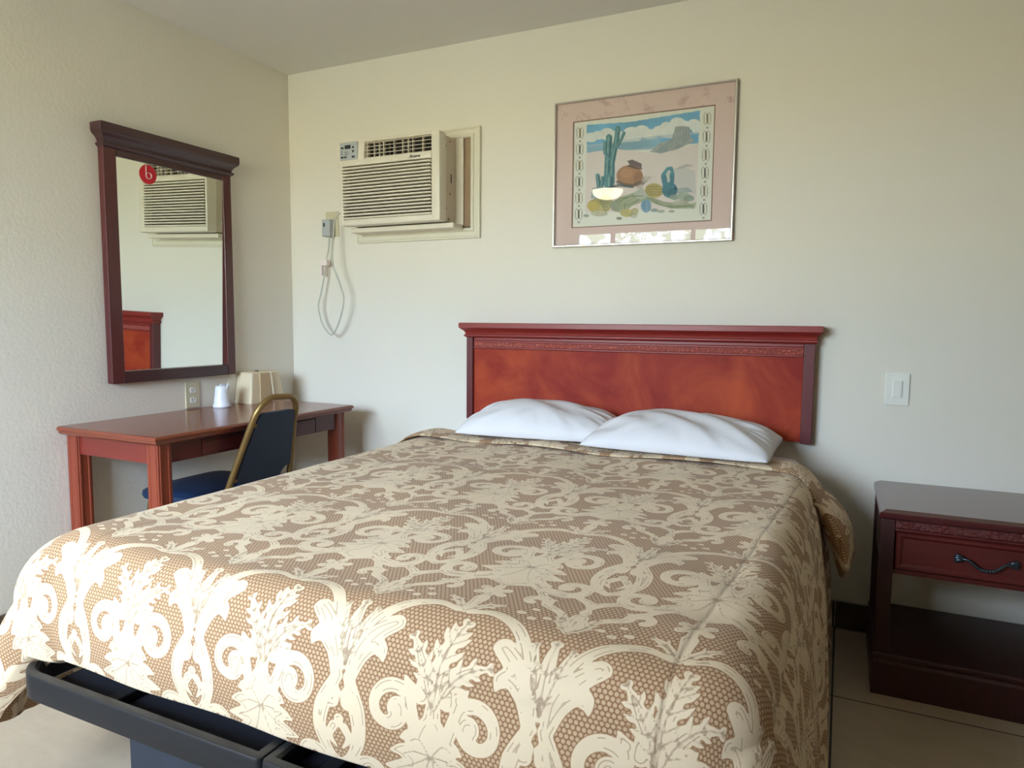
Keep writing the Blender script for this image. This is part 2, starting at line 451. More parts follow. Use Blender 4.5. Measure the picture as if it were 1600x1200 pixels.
# ------------------------------------------------------------------ framed print
PX0, PX1, PZ0, PZ1 = -1.174, -.413, 1.493, 2.109
pic = thing('framed_picture', ((PX0+PX1)/2, D, PZ0), 'silver framed desert still life print with pink mat above the headboard', 'picture')
bm = bmesh.new(); w = .009
prof = [(0, .001), (0, .022), (.002, .026), (.006, .026), (w, .022), (w, .006)]
loft(bm, [[(PX0+d, D-h, PZ0+d), (PX1-d, D-h, PZ0+d), (PX1-d, D-h, PZ1-d), (PX0+d, D-h, PZ1-d)] for d, h in prof], False)
obj('frame', bm, M_steel, pic)
IX0, IX1, IZ0, IZ1 = -1.087, -.500, 1.578, 2.020
def mat_board():
    m = bpy.data.materials.new('pink_mat_board'); t = NT(m)
    n1 = t.noise(t.coord((1, 1, 1)), 5, 4, .6); n2 = t.noise(t.coord((1, 1, 1)), 16, 5, .7, .6)
    c = t.mix(n1, s(234, 204, 204), s(242, 214, 212))
    sp = t.n('ShaderNodeSeparateXYZ'); tc = t.n('ShaderNodeTexCoord'); t.l(tc.outputs['Object'], sp.inputs[0])
    top = t.math('MULTIPLY', t.math('GREATER_THAN', sp.outputs[2], .53), t.math('MAXIMUM', t.math('MULTIPLY_ADD', n2, 4.0, -2.1), 0.0))
    c = t.mix(t.math('MINIMUM', top, .55), c, s(186, 140, 146))
    t.finish(c, .8); return m
M_mat = mat_board()
bm = bmesh.new()
loft(bm, [[(PX0+.008, y, PZ0+.008), (PX1-.008, y, PZ0+.008), (PX1-.008, y, PZ1-.008), (PX0+.008, y, PZ1-.008)] for y in (D-.006, D-.010)]
     + [[(IX0, y, IZ0), (IX1, y, IZ0), (IX1, y, IZ1), (IX0, y, IZ1)] for y in (D-.010, D-.006)], False)
obj('mat_board', bm, M_mat, pic)
bm = bmesh.new(); e = .0035
for a, b, c_, d_ in ((IX0-e, IX1+e, IZ0-e, IZ0), (IX0-e, IX1+e, IZ1, IZ1+e), (IX0-e, IX0, IZ0, IZ1), (IX1, IX1+e, IZ0, IZ1)):
    box(bm, a, b, D-.0112, D-.0096, c_, d_)
obj('mat_bevel', bm, plain('mat_bevel_edge', s(140, 108, 96), .8), pic)

# the print itself: shapes traced on a flat sheet, stored as colour per point
def homography(src, dst):
    A = []
    for (x, y), (u, v) in zip(src, dst):
        A.append([x, y, 1, 0, 0, 0, -u*x, -u*y, -u]); A.append([0, 0, 0, x, y, 1, -v*x, -v*y, -v])
    return np.linalg.svd(np.array(A))[2][-1].reshape(3, 3)
NX, NZ = 300, 226
ss, tt = np.meshgrid(np.linspace(0, 1, NX), np.linspace(0, 1, NZ), indexing='ij')
Hm = homography([(0, 1), (1, 1), (0, 0), (1, 0)], [(98, 188), (1412, 36), (74, 1168), (1372, 1100)])
q = np.stack([ss, tt, np.ones_like(ss)], -1) @ Hm.T
CX, CY = q[..., 0]/q[..., 2], q[..., 1]/q[..., 2]
col = np.zeros((NX, NZ, 3)); col[:] = s(244, 242, 238)[:3]
def nz(sc, seed=0, oct_=3):
    r = np.random.default_rng(seed); out = np.zeros_like(CX); a = 1
    for o in range(oct_):
        for k in range(5):
            th, ph = r.uniform(0, 2*PI, 2); f_ = sc*2**o*r.uniform(.7, 1.3)
            out += a*np.sin((CX*math.cos(th)+CY*math.sin(th))*f_+ph)
        a *= .55
    return out/6
def put(mask, c, shade=None, amt=0.0):
    cc = np.array(s(*c)[:3])
    if shade is not None: cc = cc*(1+amt*shade)[..., None]
    m = np.clip(mask, 0, 1)[..., None]
    col[:] = col*(1-m)+cc*m
def inpoly(P):
    ins = np.zeros(CX.shape, bool); P = list(P)
    for (x1, y1), (x2, y2) in zip(P, P[1:]+P[:1]):
        c1 = (y1 > CY) != (y2 > CY)
        with np.errstate(divide='ignore', invalid='ignore'):
            ins ^= c1 & (CX < (x2-x1)*(CY-y1)/((y2-y1) or 1e-9)+x1)
    return ins.astype(float)
def ell(cx, cy, rx, ry, a=0):
    dx, dy = CX-cx, CY-cy; ca, sa = math.cos(a), math.sin(a)
    d_ = np.sqrt(((dx*ca+dy*sa)/rx)**2+((-dx*sa+dy*ca)/ry)**2)
    return np.clip((1-d_)*min(rx, ry)/4+.5, 0, 1)
def line(P, r):
    d_ = np.full(CX.shape, 1e9)
    for (x1, y1), (x2, y2) in zip(P, P[1:]):
        t_ = np.clip(((CX-x1)*(x2-x1)+(CY-y1)*(y2-y1))/((x2-x1)**2+(y2-y1)**2+1e-9), 0, 1)
        d_ = np.minimum(d_, np.hypot(CX-x1-t_*(x2-x1), CY-y1-t_*(y2-y1)))
    return np.clip((r-d_)/3+.5, 0, 1)
N1, N2, N3 = nz(.02, 1), nz(.05, 2), nz(.012, 3)
# sky, clouds, far water and sand
put(inpoly([(222, 215), (620, 190), (1268, 88), (1252, 385), (218, 480)]), (118, 178, 222), N3, .2)
for cx, cy, rx, ry in ((260, 330, 60, 45), (330, 310, 60, 40), (410, 300, 70, 55), (500, 330, 90, 60), (640, 285, 80, 50), (730, 270, 70, 50), (620, 330, 110, 50), (800, 300, 90, 45), (900, 270, 70, 45),
                       (960, 235, 60, 45), (1060, 200, 70, 50), (1120, 230, 70, 50), (1210, 215, 60, 50), (1000, 290, 120, 50), (1230, 260, 40, 40)):
    put(ell(cx, cy, rx, ry), (242, 243, 246), N2, .08)
put(inpoly([(220, 400), (700, 335), (1252, 280), (1250, 300), (700, 375), (220, 425)])*.6, (190, 206, 220))
put(inpoly([(218, 425), (560, 375), (900, 350), (900, 440), (560, 450), (218, 480)])*.8, (150, 186, 210), N3, .2)
put(inpoly([(214, 470), (520, 440), (700, 460), (880, 485), (1060, 440), (1250, 385), (1230, 980), (700, 1000), (200, 1030)]), (240, 226, 228), N1, .05)
put(inpoly([(930, 640), (1100, 600), (1220, 640), (1225, 860), (1000, 760)])*.5, (196, 200, 206))
put(inpoly([(1075, 600), (1140, 575), (1215, 590), (1120, 612), (1040, 632)])*.7, (178, 180, 186))
# mesa
put(inpoly([(1040, 235), (1080, 228), (1170, 236), (1180, 330), (1215, 370), (1060, 440), (900, 480), (800, 465), (900, 380), (1005, 350)]), (172, 178, 184), N2, .25)
for x in (1055, 1082, 1108, 1135, 1158):
    put(line([(x, 242), (x+4, 330), (x-60, 420)], 4)*.6, (124, 136, 148))
put(inpoly([(1000, 350), (1040, 330), (960, 460), (840, 470)])*.5, (140, 152, 162))
# saguaro
G1, G2 = (96, 148, 160), (48, 98, 112)
for P_, r_ in (([(428, 330), (418, 480), (402, 760)], 30), ([(390, 380), (388, 470), (420, 520)], 17), ([(510, 250), (498, 340), (455, 560), (452, 740)], 24), ([(565, 290), (540, 345), (495, 420)], 15),
               ([(522, 240), (500, 320)], 12), ([(318, 680), (335, 840)], 20), ([(365, 700), (352, 800)], 16), ([(430, 700), (428, 790)], 40)):
    put(line(P_, r_), G1, N2, .35); put(line([(x+r_*.55, y) for x, y in P_], r_*.28)*.85, G2); put(line([(x-r_*.2, y) for x, y in P_], r_*.14)*.6, (170, 200, 206))
put(inpoly([(250, 890), (270, 800), (330, 780), (400, 800), (460, 780), (470, 860), (330, 900)])*.75, (140, 172, 182), N2, .4)
# clay pot
put(ell(615, 685, 122, 100), (178, 132, 104), N1, .12); put(ell(585, 660, 60, 45)*.5, (206, 160, 128)); put(ell(700, 720, 45, 80)*.4, (128, 92, 76))
put(line([(505, 740), (560, 765), (640, 775), (720, 745)], 16)*.8, (110, 88, 84))
put(inpoly([(595, 545), (640, 535), (725, 570), (728, 612), (620, 590)]), (122, 104, 112)); put(line([(605, 590), (670, 612), (725, 618)], 8)*.8, (72, 60, 66))
put(line([(430, 790), (520, 770), (640, 785)], 12)*.8, (70, 92, 100))
# grass, baskets, blue vase and pitcher
for x in (740, 760, 785, 805): put(line([(735, 770), (x+10, 680+abs(x-770)*.4)], 3)*.8, (130, 126, 112))
put(ell(840, 820, 85, 68), (196, 178, 122), N2, .12)
for dy in (-35, -12, 12, 35):
    put(line([(770+10*k, 820+dy+6*((k % 2)*2-1)) for k in range(15)], 3)*.7, (138, 118, 72))
put(ell(985, 815, 72, 72), (84, 140, 164), N2, .25); put(line([(930, 690), (945, 770)], 26), (84, 140, 164)); put(line([(1005, 680), (1000, 760)], 24), (78, 134, 158))
put(line([(925, 672), (968, 620), (1000, 615), (1015, 670)], 16), (96, 154, 174)); put(line([(972, 650), (975, 730)], 12), (214, 216, 216)); put(ell(1005, 840, 40, 40)*.5, (44, 92, 118)); put(ell(1040, 800, 14, 12), (40, 80, 100))
put(inpoly([(1050, 800), (1150, 790), (1200, 830), (1060, 850)])*.6, (120, 158, 170))
# draped cloth and rocks
put(inpoly([(440, 940), (520, 880), (680, 830), (770, 860), (900, 920), (1040, 950), (1230, 930), (1210, 985), (1000, 985), (860, 945), (760, 910), (640, 960), (560, 1030), (470, 1010)]), (176, 182, 158), N2, .22)
put(inpoly([(640, 850), (730, 785), (790, 880), (700, 900)]), (196, 200, 192), N2, .1)
for P_ in ([(470, 920), (540, 890), (640, 870), (740, 870)], [(770, 880), (900, 950), (1000, 970), (1200, 960)], [(500, 1000), (520, 920), (600, 880)], [(560, 1020), (570, 940)], [(820, 890), (940, 930), (1060, 940)], [(600, 960), (700, 900)]):
    put(line(P_, 5)*.7, (112, 128, 108))
put(ell(330, 960, 110, 70), (190, 176, 120), N2, .3); put(ell(395, 925, 60, 65), (176, 172, 130), N2, .2); put(ell(270, 960, 50, 45), (206, 186, 110))
for k in range(4): put(line([(330+14*k, 905+28*k), (370, 935+20*k), (420-6*k, 905+30*k)], 4)*.6, (120, 116, 84))
put(ell(585, 1025, 60, 38), (196, 184, 128), N2, .2); put(ell(660, 1010, 36, 32)*.8, (182, 172, 118)); put(ell(650, 1050, 36, 22)*.5, (150, 150, 126))
put(ell(765, 960, 48, 62), (132, 170, 204), N2, .15); put(line([(752, 920), (750, 1000)], 5)*.6, (96, 134, 174)); put(line([(785, 920), (788, 1000)], 4)*.5, (96, 134, 174))
for cx, cy, rx, ry, c_ in ((1030, 880, 50, 26, (150, 164, 160)), (1110, 870, 60, 40, (172, 184, 172)), (1160, 890, 50, 30, (156, 172, 164)), (840, 1000, 36, 16, (140, 160, 170)), (900, 1010, 40, 14, (176, 176, 168)),
                           (1000, 1010, 30, 12, (170, 172, 160)), (1090, 930, 70, 24, (188, 190, 172)), (515, 1075, 28, 14, (130, 132, 128)), (330, 1030, 80, 26, (206, 200, 180)), (210, 1050, 26, 14, (150, 158, 156)), (480, 960, 50, 50, (150, 160, 142))):
    put(ell(cx, cy, rx, ry)*.9, c_, N2, .25)
# woven border strips with stepped motifs
def strip(x_top, y_top, x_bot, y_bot, n):
    for k in range(n):
        f_ = (k+.5)/n; cx, cy = x_top+(x_bot-x_top)*f_, y_top+(y_bot-y_top)*f_
        hgt = (y_bot-y_top)/n; w_ = 30
        for sx in (-1, 1):
            put(line([(cx+sx*w_, cy-hgt*.22), (cx+sx*w_, cy+hgt*.22)], 4)*.8, (150, 140, 128))
            put(line([(cx+sx*w_*.8, cy-hgt*.32), (cx, cy-hgt*.24), ], 4)*.7, (140, 134, 128)); put(line([(cx+sx*w_*.8, cy+hgt*.32), (cx, cy+hgt*.24)], 4)*.7, (140, 134, 128))
        put(line([(cx, cy-hgt*.2), (cx, cy+hgt*.2)], 8), (96, 92, 92) if k % 2 else (140, 118, 86))
        put(ell(cx, cy+hgt*.5, 11, 11)*.8, (150, 150, 150))
strip(160, 215, 137, 1110, 6); strip(1338, 80, 1290, 1070, 6)
me = grid_mesh('print', IX0-.004+(IX1-IX0+.008)*ss, np.full_like(ss, D-.0057), IZ0-.004+(IZ1-IZ0+.008)*tt)
at = me.color_attributes.new('tint', 'FLOAT_COLOR', 'POINT')
at.data.foreach_set('color', np.concatenate([col, np.ones((NX, NZ, 1))], -1).reshape(-1).astype(np.float32))
m = bpy.data.materials.new('print_inks'); t = NT(m); a_ = t.n('ShaderNodeAttribute', attribute_name='tint')
t.finish(t.mix(t.math('MULTIPLY', t.noise(t.coord(), 300, 2), .06), a_.outputs['Color'], s(236, 232, 224)), .8)
obj_print = new_obj('print', me, m, pic)
obj('glass', bx(PX0+.006, PX1-.006, D-.017, D-.0150, PZ0+.006, PZ1-.006), M_pglass, pic)

# ------------------------------------------------------------------ mirror
MY0, MY1, MZ0, MZ1 = 1.838, 2.470, .903, 1.872
mir = thing('wall_mirror', (L, (MY0+MY1)/2, MZ0), 'tall dark cherry framed mirror with crown moulding on the left wall over the desk', 'mirror')
GY0, GY1, GZ0, GZ1 = 1.893, 2.424, .951, 1.812
def stile(y0, y1, z0, z1):
    bm = bmesh.new(); box(bm, L+.0005, L+.034, y0, y1, z0, z1, .003); return bm
for y0, y1 in ((MY0, GY0), (GY1, MY1)): obj('stile', stile(y0, y1, MZ0, MZ1), M_mframe, mir)
for z0, z1 in ((MZ0, GZ0), (GZ1, MZ1)): obj('rail', stile(GY0+.0005, GY1-.0005, z0, z1), M_mcrest, mir)
bm = bmesh.new(); b0, b1 = MY0+.004, MY1-.004
lv = [(1.838, 0, .036), (1.843, .008, .044), (1.848, .012, .048), (1.854, .012, .048), (1.858, .004, .040), (1.866, .006, .042), (1.878, .013, .050), (1.888, .024, .060), (1.893, .028, .064), (1.897, .028, .064), (1.899, .030, .066), (1.926, .030, .066), (1.929, .028, .064)]
mould(bm, [(z, L+.0005, L+h, b0-d, b1+d) for z, d, h in lv])
obj('crown_moulding', bm, M_mcrest, mir)
# the pane sits a touch out of true in its frame
MIR_YAW, MIR_PITCH = -0.4, 1.15
GX = L+.0205
gc = Vector((GX, (GY0+GY1)/2, (GZ0+GZ1)/2))
Rg = Matrix.Rotation(math.radians(MIR_YAW), 3, 'Z') @ Matrix.Rotation(math.radians(MIR_PITCH), 3, 'Y')
bm = bmesh.new(); vs = box(bm, GX-.003, GX, GY0-.004, GY1+.004, GZ0-.004, GZ1+.004)
for v in vs: v.co = gc + Rg @ (v.co-gc)
obj('mirror_glass', bm, M_mirror, mir)
st = thing('sticker', (GX+.003, 2.037, 1.768), 'round red sticker with a white letter b ring on the mirror glass', 'sticker')
def onglass(y, z, h=.0):
    p = Vector((GX, y, z)); p = gc + Rg @ (p-gc); return p + Rg @ Vector((h, 0, 0))
nrm = Rg @ Vector((1, 0, 0))
bm = bmesh.new(); disc(bm, onglass(2.037, 1.768, .0004), .0395, nrm, .001, 48); obj('disc', bm, M_red, st)
bm = bmesh.new(); rr = .0125
tube(bm, [onglass(2.039+rr*math.cos(a), 1.763+rr*math.sin(a), .0018) for a in np.linspace(0, 2*PI, 28)[:-1]], .0032, 6, True, .3)
tube(bm, [onglass(2.039-rr, 1.763, .0018), onglass(2.039-rr, 1.803, .0018)], .0030, 6, False, .3)
obj('letter_ring', bm, plain('sticker_white', s(240, 236, 236), .5), st, True)

# ------------------------------------------------------------------ desk
TZ = .757
desk = thing('writing_desk', (-2.41, 2.17, 0), 'long red-brown cherry writing desk against the left wall below the mirror', 'desk')
bm = bmesh.new(); X0, X1, Y0, Y1 = L+.002, -2.137, 1.625, 2.712
mould(bm, [(TZ-.030, X0, X1-.012, Y0+.012, Y1-.012), (TZ-.024, X0, X1-.006, Y0+.006, Y1-.006), (TZ-.018, X0, X1-.008, Y0+.008, Y1-.008), (TZ-.015, X0, X1-.001, Y0+.001, Y1-.001), (TZ-.008, X0, X1, Y0, Y1), (TZ-.002, X0, X1-.004, Y0+.004, Y1-.004), (TZ, X0, X1-.010, Y0+.010, Y1-.010)])
obj('desktop', bm, M_desk, desk)
LW = .058
def leg(x0, y0, mat):
    bm = bmesh.new(); x1, y1 = x0+LW, y0+LW
    box(bm, x0, x1, y0, y1, 0.0, TZ-.0305, .003)
    for k in (.2, .8):     # raised flutes on the four faces
        c = x0+LW*k; box(bm, c-.005, c+.005, y0-.0025, y1+.0025, .002, TZ-.034, .002, 1)
        c = y0+LW*k; box(bm, x0-.0025, x1+.0025, c-.005, c+.005, .002, TZ-.034, .002, 1)
    return obj('leg', bm, mat, desk)
leg(-2.232, 1.660, M_cherry_z); leg(L+.004, 1.660, M_cherry_z); leg(-2.232, 2.628, M_cherry_z); leg(L+.004, 2.628, M_cherry_z)
AZb = .648
obj('end_apron', bx(L+.064, -2.234, 1.672, 1.690, AZb, TZ-.031), M_cherry_x, desk)
obj('end_apron', bx(L+.064, -2.234, 2.655, 2.673, AZb, TZ-.031), M_cherry_x, desk)
obj('back_apron', bx(L+.012, L+.030, 1.72, 2.626, AZb, TZ-.031), M_cherry_y, desk)
for y0, y1 in ((1.719, 1.855), (2.490, 2.626)): obj('front_apron', bx(-2.200, -2.182, y0, y1, AZb, TZ-.031, .001), M_dk_x, desk)
obj('rail', bx(-2.200, -2.184, 1.855, 2.490, TZ-.040, TZ-.031), M_dk_x, desk)
bm = bmesh.new(); box(bm, -2.199, -2.181, 1.859, 2.486, AZb, TZ-.043, .002); box(bm, -2.183, -2.178, 1.868, 2.477, AZb+.009, TZ-.052, .004)
obj('drawer', bm, M_dk_x, desk)

# outlet above the desk, cup and caddy on it
wo = thing('wall_outlet', (L, 2.24, .82), 'almond double outlet plate on the left wall under the mirror beside the desk top', 'outlet')
obj('cover_plate', bx(L+.0003, L+.007, 2.203, 2.277, .762, .880, .002), M_almond, wo)
for z in (.797, .843):
    bm = bmesh.new(); r_ = .0165
    loft(bm, [[(L+h, 2.24+r_*math.cos(a)*1.0, z+max(-.0125, min(.0125, r_*math.sin(a)))) for a in np.linspace(0, 2*PI, 25)[:-1]] for h in (.005, .0092)])
    rc = obj('receptacle', bm, M_white, wo)
    bm = bmesh.new()
    for dy in (-.006, .006): box(bm, L+.0090, L+.0096, 2.24+dy-.0012, 2.24+dy+.0012, z-.001, z+.008)
    disc(bm, (L+.0090, 2.24, z-.007), .0024, (1, 0, 0), .0006, 10)
    obj('slot', bm, M_ink, rc)
cup = thing('plastic_cup', (-2.615, 2.345, TZ), 'upside down white plastic cup in clear wrap standing on the desk', 'cup')
def lathe(bm, c, prof, n=32):
    loft(bm, [[(c[0]+r*math.cos(2*PI*k/n), c[1]+r*math.sin(2*PI*k/n), c[2]+z) for k in range(n)] for r, z in prof])
M_cup = plain('translucent_cup', s(232, 236, 246), .3, var=.05, nscale=25, bump=.3, bscale=30, bdist=.004)
bm = bmesh.new(); lathe(bm, (-2.615, 2.345, TZ), [(.038, .0005), (.040, .003), (.039, .012), (.035, .02), (.034, .04), (.030, .07), (.0265, .098), (.024, .101), (.012, .102)]); obj('cup_body', bm, M_cup, cup, angle=50)
bm = bmesh.new()
for k in range(7):
    a = 2*PI*k/7; pts = [(-2.612+math.cos(a)*.026, 2.349+math.sin(a)*.026, TZ+.085), (-2.609+math.cos(a)*.020, 2.355+math.sin(a)*.020, TZ+.101), (-2.606+math.cos(a)*.016, 2.366+math.sin(a)*.012, TZ+.109+.003*(k % 3))]
    tube(bm, pts, [.002, .004, .0012], 5, False, .25)
obj('wrap_tail', bm, M_cup, cup, True)
bxo = thing('tissue_box_cover', (-2.628, 2.59, TZ), 'beige tapered box with grooved side standing on the desk beside the cup', 'box')
M_beige = plain('beige_plastic', s(224, 208, 178), .5, var=.03); M_beige2 = plain('beige_card', s(196, 172, 138), .6, var=.04)
def taper(y0, y1, x1, inset, z0, z1):
    r = .008
    def ring(d, z):
        a, b, c_ = y0+d, y1-d, x1-d*.55
        return [(L+.004, a, z), (c_-r, a, z), (c_-r*.3, a+r*.3, z), (c_, a+r, z), (c_, b-r, z), (c_-r*.3, b-r*.3, z), (c_-r, b, z), (L+.004, b, z)]
    return [ring(0, z0), ring(inset*.05, z0+.006), ring(inset, z1-.006), ring(inset+.006, z1)]
bm = bmesh.new(); loft(bm, taper(2.485, 2.715, -2.577, .022, TZ+.0005, TZ+.152)); obj('box_body', bm, M_beige, bxo)
bm = bmesh.new()
loft(bm, [[(x, y, z) for x, y in ((-2.580-k, 2.545+k), (-2.572-k, 2.545+k), (-2.572-k, 2.625-k), (-2.580-k, 2.625-k))] for z, k in ((TZ+.004, 0), (TZ+.146, .009))])
obj('side_panel', bm, M_beige2, bxo)
bm = bmesh.new()
loft(bm, [[(x, y, z) for x, y in ((-2.578-k, 2.631-k), (-2.569-k, 2.631-k), (-2.569-k, 2.638-k), (-2.578-k, 2.638-k))] for z, k in ((TZ+.004, 0), (TZ+.149, .011))])
obj('edge_strip', bm, plain('pale_edge', s(246, 236, 214), .5), bxo)
obj('lid_knob', bx(-2.650, -2.640, 2.585, 2.603, TZ+.152, TZ+.156, .001), M_ink, bxo)

# ------------------------------------------------------------------ chair
ch = thing('stacking_chair', (-2.33, 2.10, 0), 'navy vinyl banquet chair with bronze tube frame pulled up to the desk', 'chair')
def cx_(z): return -2.182+(z-.48)*.42
def ctube(pts, r=.0125): bm = bmesh.new(); tube(bm, pts, r, 10); return bm
SB = -2.20
yl0, yr0, yl1, yr1 = 1.968, 2.312, 1.992, 2.222
back = sm([(cx_(.42), yl0-.004, .42), (cx_(.52), yl0+.002, .52), (cx_(.65), yl0+.012, .65), (cx_(.76), yl1-.002, .76)], 4)[:-1]
arc = [(cx_(.765+.098*math.sin(a)), yl1+.075*(1-math.cos(a)), .765+.098*math.sin(a)) for a in np.linspace(0, PI/2, 8)]
arc2 = [(cx_(.765+.094*math.sin(a)), yr1-.075*(1-math.cos(a)), .765+.094*math.sin(a)) for a in np.linspace(PI/2, 0, 8)]
back2 = sm([(cx_(.76), yr1+.001, .76), (cx_(.65), yr0-.052, .65), (cx_(.52), yr0-.012, .52), (cx_(.42), yr0+.01, .42)], 4)
obj('back_frame', ctube(back+arc+arc2+back2), M_gold, ch, True)
for y, yy in ((yl0-.004, yl0-.03), (yr0+.01, yr0+.03)):
    obj('rear_leg', ctube(sm([(cx_(.42), y, .42), (-2.20, y, .36), (-2.16, yy, .18), (-2.12, yy, .008)], 5)), M_gold, ch, True)
    obj('front_leg', ctube(sm([(-2.215, y, .415), (-2.45, y-.01, .425), (-2.575, y-.01, .42), (-2.605, y-.015, .39), (-2.615, yy, .2), (-2.62, yy, .008)], 6)), M_gold, ch, True)
bm = bmesh.new()
def seat_ring(d, z):
    out = []
    for k in range(48):
        a = 2*PI*k/48; c_, s_ = math.cos(a), math.sin(a); e = .32
        out.append((-2.42+math.copysign(abs(c_)**e, c_)*(.215-d), 2.115+math.copysign(abs(s_)**e, s_)*(.222-d), z))
    return out
loft(bm, [seat_ring(.02, .424), seat_ring(.004, .428), seat_ring(0, .44), seat_ring(.002, .455), seat_ring(.018, .466), seat_ring(.045, .471), seat_ring(.10, .474)])
seat = obj('seat', bm, M_navy, ch, angle=40)
bm = bmesh.new()
tube(bm, seat_ring(.004, .437)[::2], .004, 6, True); obj('piping', bm, M_navy, seat, True)
# padded back panel with a notch at its lower corners
def yl(z): return yl0+(z-.5)*.07+.018
def yr(z): return yr0-(z-.5)*.30-.016
outline = []
for z in (.505, .53, .60, .70, .77): outline.append((yl(z)+(.05 if z < .51 else 0), z))
outline += [(yl(.79)+.008, .797), (yl(.80)+.03, .803), (yr(.80)-.03, .803), (yr(.79)-.008, .797)]
for z in (.77, .70, .60, .545): outline.append((yr(z), z))
outline += [(yr(.54)-.03, .54), (yr(.53)-.045, .52), (yr(.5)-.06, .47), (yl(.5)+.06, .47)]
bm = bmesh.new(); cyy, czz = 2.11, .64
def ring_at(h, k): return [(cx_(z)+h, cyy+(y-cyy)*k, czz+(z-czz)*k) for y, z in outline]
loft(bm, [ring_at(-.030, .90), ring_at(-.022, .97), ring_at(-.008, 1), ring_at(.006, 1), ring_at(.010, .985)])
bp = obj('backrest', bm, M_navy, ch)
for z in (.53, .755):
    for y in (yl(z)-.004, yr(z)+.004):
        bm = bmesh.new(); disc(bm, (cx_(z)+.010, y, z), .008, (1, 0, -.4), .004, 14); obj('bolt', bm, M_gold, bp)

# ------------------------------------------------------------------ headboard
hb = thing('headboard', (-.838, D, .715), 'wide cherry wood headboard with crown moulding fixed to the back wall', 'headboard')
HX0, HX1 = -1.588, -.093
hz0, hz1 = .716, 1.092
obj('panel', bx(HX0+.028, HX1-.028, D-.036, D-.004, hz0, 1.042), M_panel, hb)
for x0, x1 in ((HX0, HX0+.032), (HX1-.040, HX1)):
    bm = bmesh.new(); box(bm, x0, x1, D-.052, D-.0005, hz0-.004, 1.094, .002); obj('post', bm, M_hbz, hb)
obj('carved_frieze', bx(HX0+.033, HX1-.041, D-.041, D-.004, 1.050, 1.072, .001), M_carve, hb)
bm = bmesh.new()
for z0, z1, h in ((1.0425, 1.050, .047), (1.072, 1.080, .045), (1.080, 1.0935, .041)): box(bm, HX0+.033, HX1-.041, D-h, D-.004, z0, z1, .002)
obj('frieze_bead', bm, M_hb, hb)
bm = bmesh.new()
lv = [(1.0940, .002, .054), (1.097, .006, .058), (1.101, .009, .062), (1.105, .009, .062), (1.108, .003, .056), (1.116, .004, .058), (1.124, .009, .064), (1.131, .018, .074), (1.136, .023, .080), (1.138, .025, .084), (1.158, .025, .084), (1.1605, .022, .080)]
mould(bm, [(z, HX0-d, HX1+d, D-h, D-.0005) for z, d, h in lv])
obj('crown_moulding', bm, M_hb, hb)

# ------------------------------------------------------------------ bed frame
FX0, FX1, FY0, FY1, FZ = -1.634, -.080, .858, 2.84, .400
bf = thing('bed_frame', (-.838, 1.85, 0), 'black steel platform bed frame with rounded corners under the mattress', 'bed frame')
def rrect(x0, x1, y0, y1, r, n=8, rr=None):
    rr = rr or [r]*4; out = []
    for (cx, cy, a0), r_ in zip(((x0, y0, PI), (x1, y0, 1.5*PI), (x1, y1, 0), (x0, y1, .5*PI)), rr):
        ccx = cx+(r_ if cx == x0 else -r_); ccy = cy+(r_ if cy == y0 else -r_)
        for k in range(n+1):
            a = a0+PI/2*k/n; out.append((ccx+r_*math.cos(a), ccy+r_*math.sin(a)))
    return out
def rail_loop(x0, x1, y0, y1, rr, w, z0, z1):
    bm = bmesh.new(); b = .006
    def ring(d, z):
        return [(x, y, z) for x, y in rrect(x0+d, x1-d, y0+d, y1-d, 0, 8, [max(.002, r-d) for r in rr])]
    rings = [ring(b, z0), ring(0, z0+b), ring(0, z1-b), ring(b*.3, z1-b*.3), ring(b, z1), ring(w-b, z1), ring(w, z1-b), ring(w, z0+b), ring(w-b, z0)]
    loft(bm, rings+[rings[0]], False)
    bmesh.ops.remove_doubles(bm, verts=bm.verts[:], dist=1e-6)
    return bm
xm_ = -.893
obj('side_rail', rail_loop(FX0, xm_-.001, FY0, FY1, [.085, .012, .012, .085], .024, FZ-.062, FZ), M_black, bf, angle=40)
obj('side_rail', rail_loop(xm_+.001, FX1, FY0, FY1, [.012, .085, .085, .012], .024, FZ-.062, FZ), M_black, bf, angle=40)
obj('platform_deck', bx(FX0+.075, xm_-.026, FY0+.026, FY1-.03, FZ-.05, FZ-.040), M_plat, bf)
obj('platform_deck', bx(xm_+.026, FX1-.075, FY0+.026, FY1-.03, FZ-.05, FZ-.040), M_plat, bf)
for x in (xm_+.105, xm_-.45, xm_+.50): obj('cross_slat', bx(x-.016, x+.016, FY0+.0245, FY1-.0245, FZ-.0395, FZ-.019, .003), M_black, bf)
bm = bmesh.new(); box(bm, -1.392, -.29, .965, .985, .0, FZ-.063, .004); box(bm, -1.392, -1.372, .985, 2.6, 0, FZ-.063, .004); box(bm, -.31, -.29, .985, 2.6, 0, FZ-.063, .004)
obj('plinth_panel', bm, M_slab, bf)

# ------------------------------------------------------------------ mattress
BX0, BX1, BY0, BY1, BZ = -1.615, -.105, .935, 2.838, .664
def rbox(bm, x0, x1, y0, y1, z0, z1, r, n=5):
    rings = []
    def ring(d, z): return [(x, y, z) for x, y in rrect(x0+d, x1-d, y0+d, y1-d, 0, 6, [max(.01, .10-d)]*4)]
    for k in range(n+1):
        a = PI/2*k/n; rings.append(ring(r*(1-math.sin(a)), z0+r*(1-math.cos(a))))
    for k in range(n+1):
        a = PI/2*k/n; rings.append(ring(r*(1-math.cos(a)), z1-r*(1-math.sin(a))))
    loft(bm, rings)
bm = bmesh.new(); rbox(bm, BX0, BX1, BY0, BY1, FZ-.018, BZ, .05)
mt = obj('mattress', bm, M_sheet, None, angle=50)
tag(mt, 'mattress in a white sheet showing at the wall end of the bed', 'mattress')

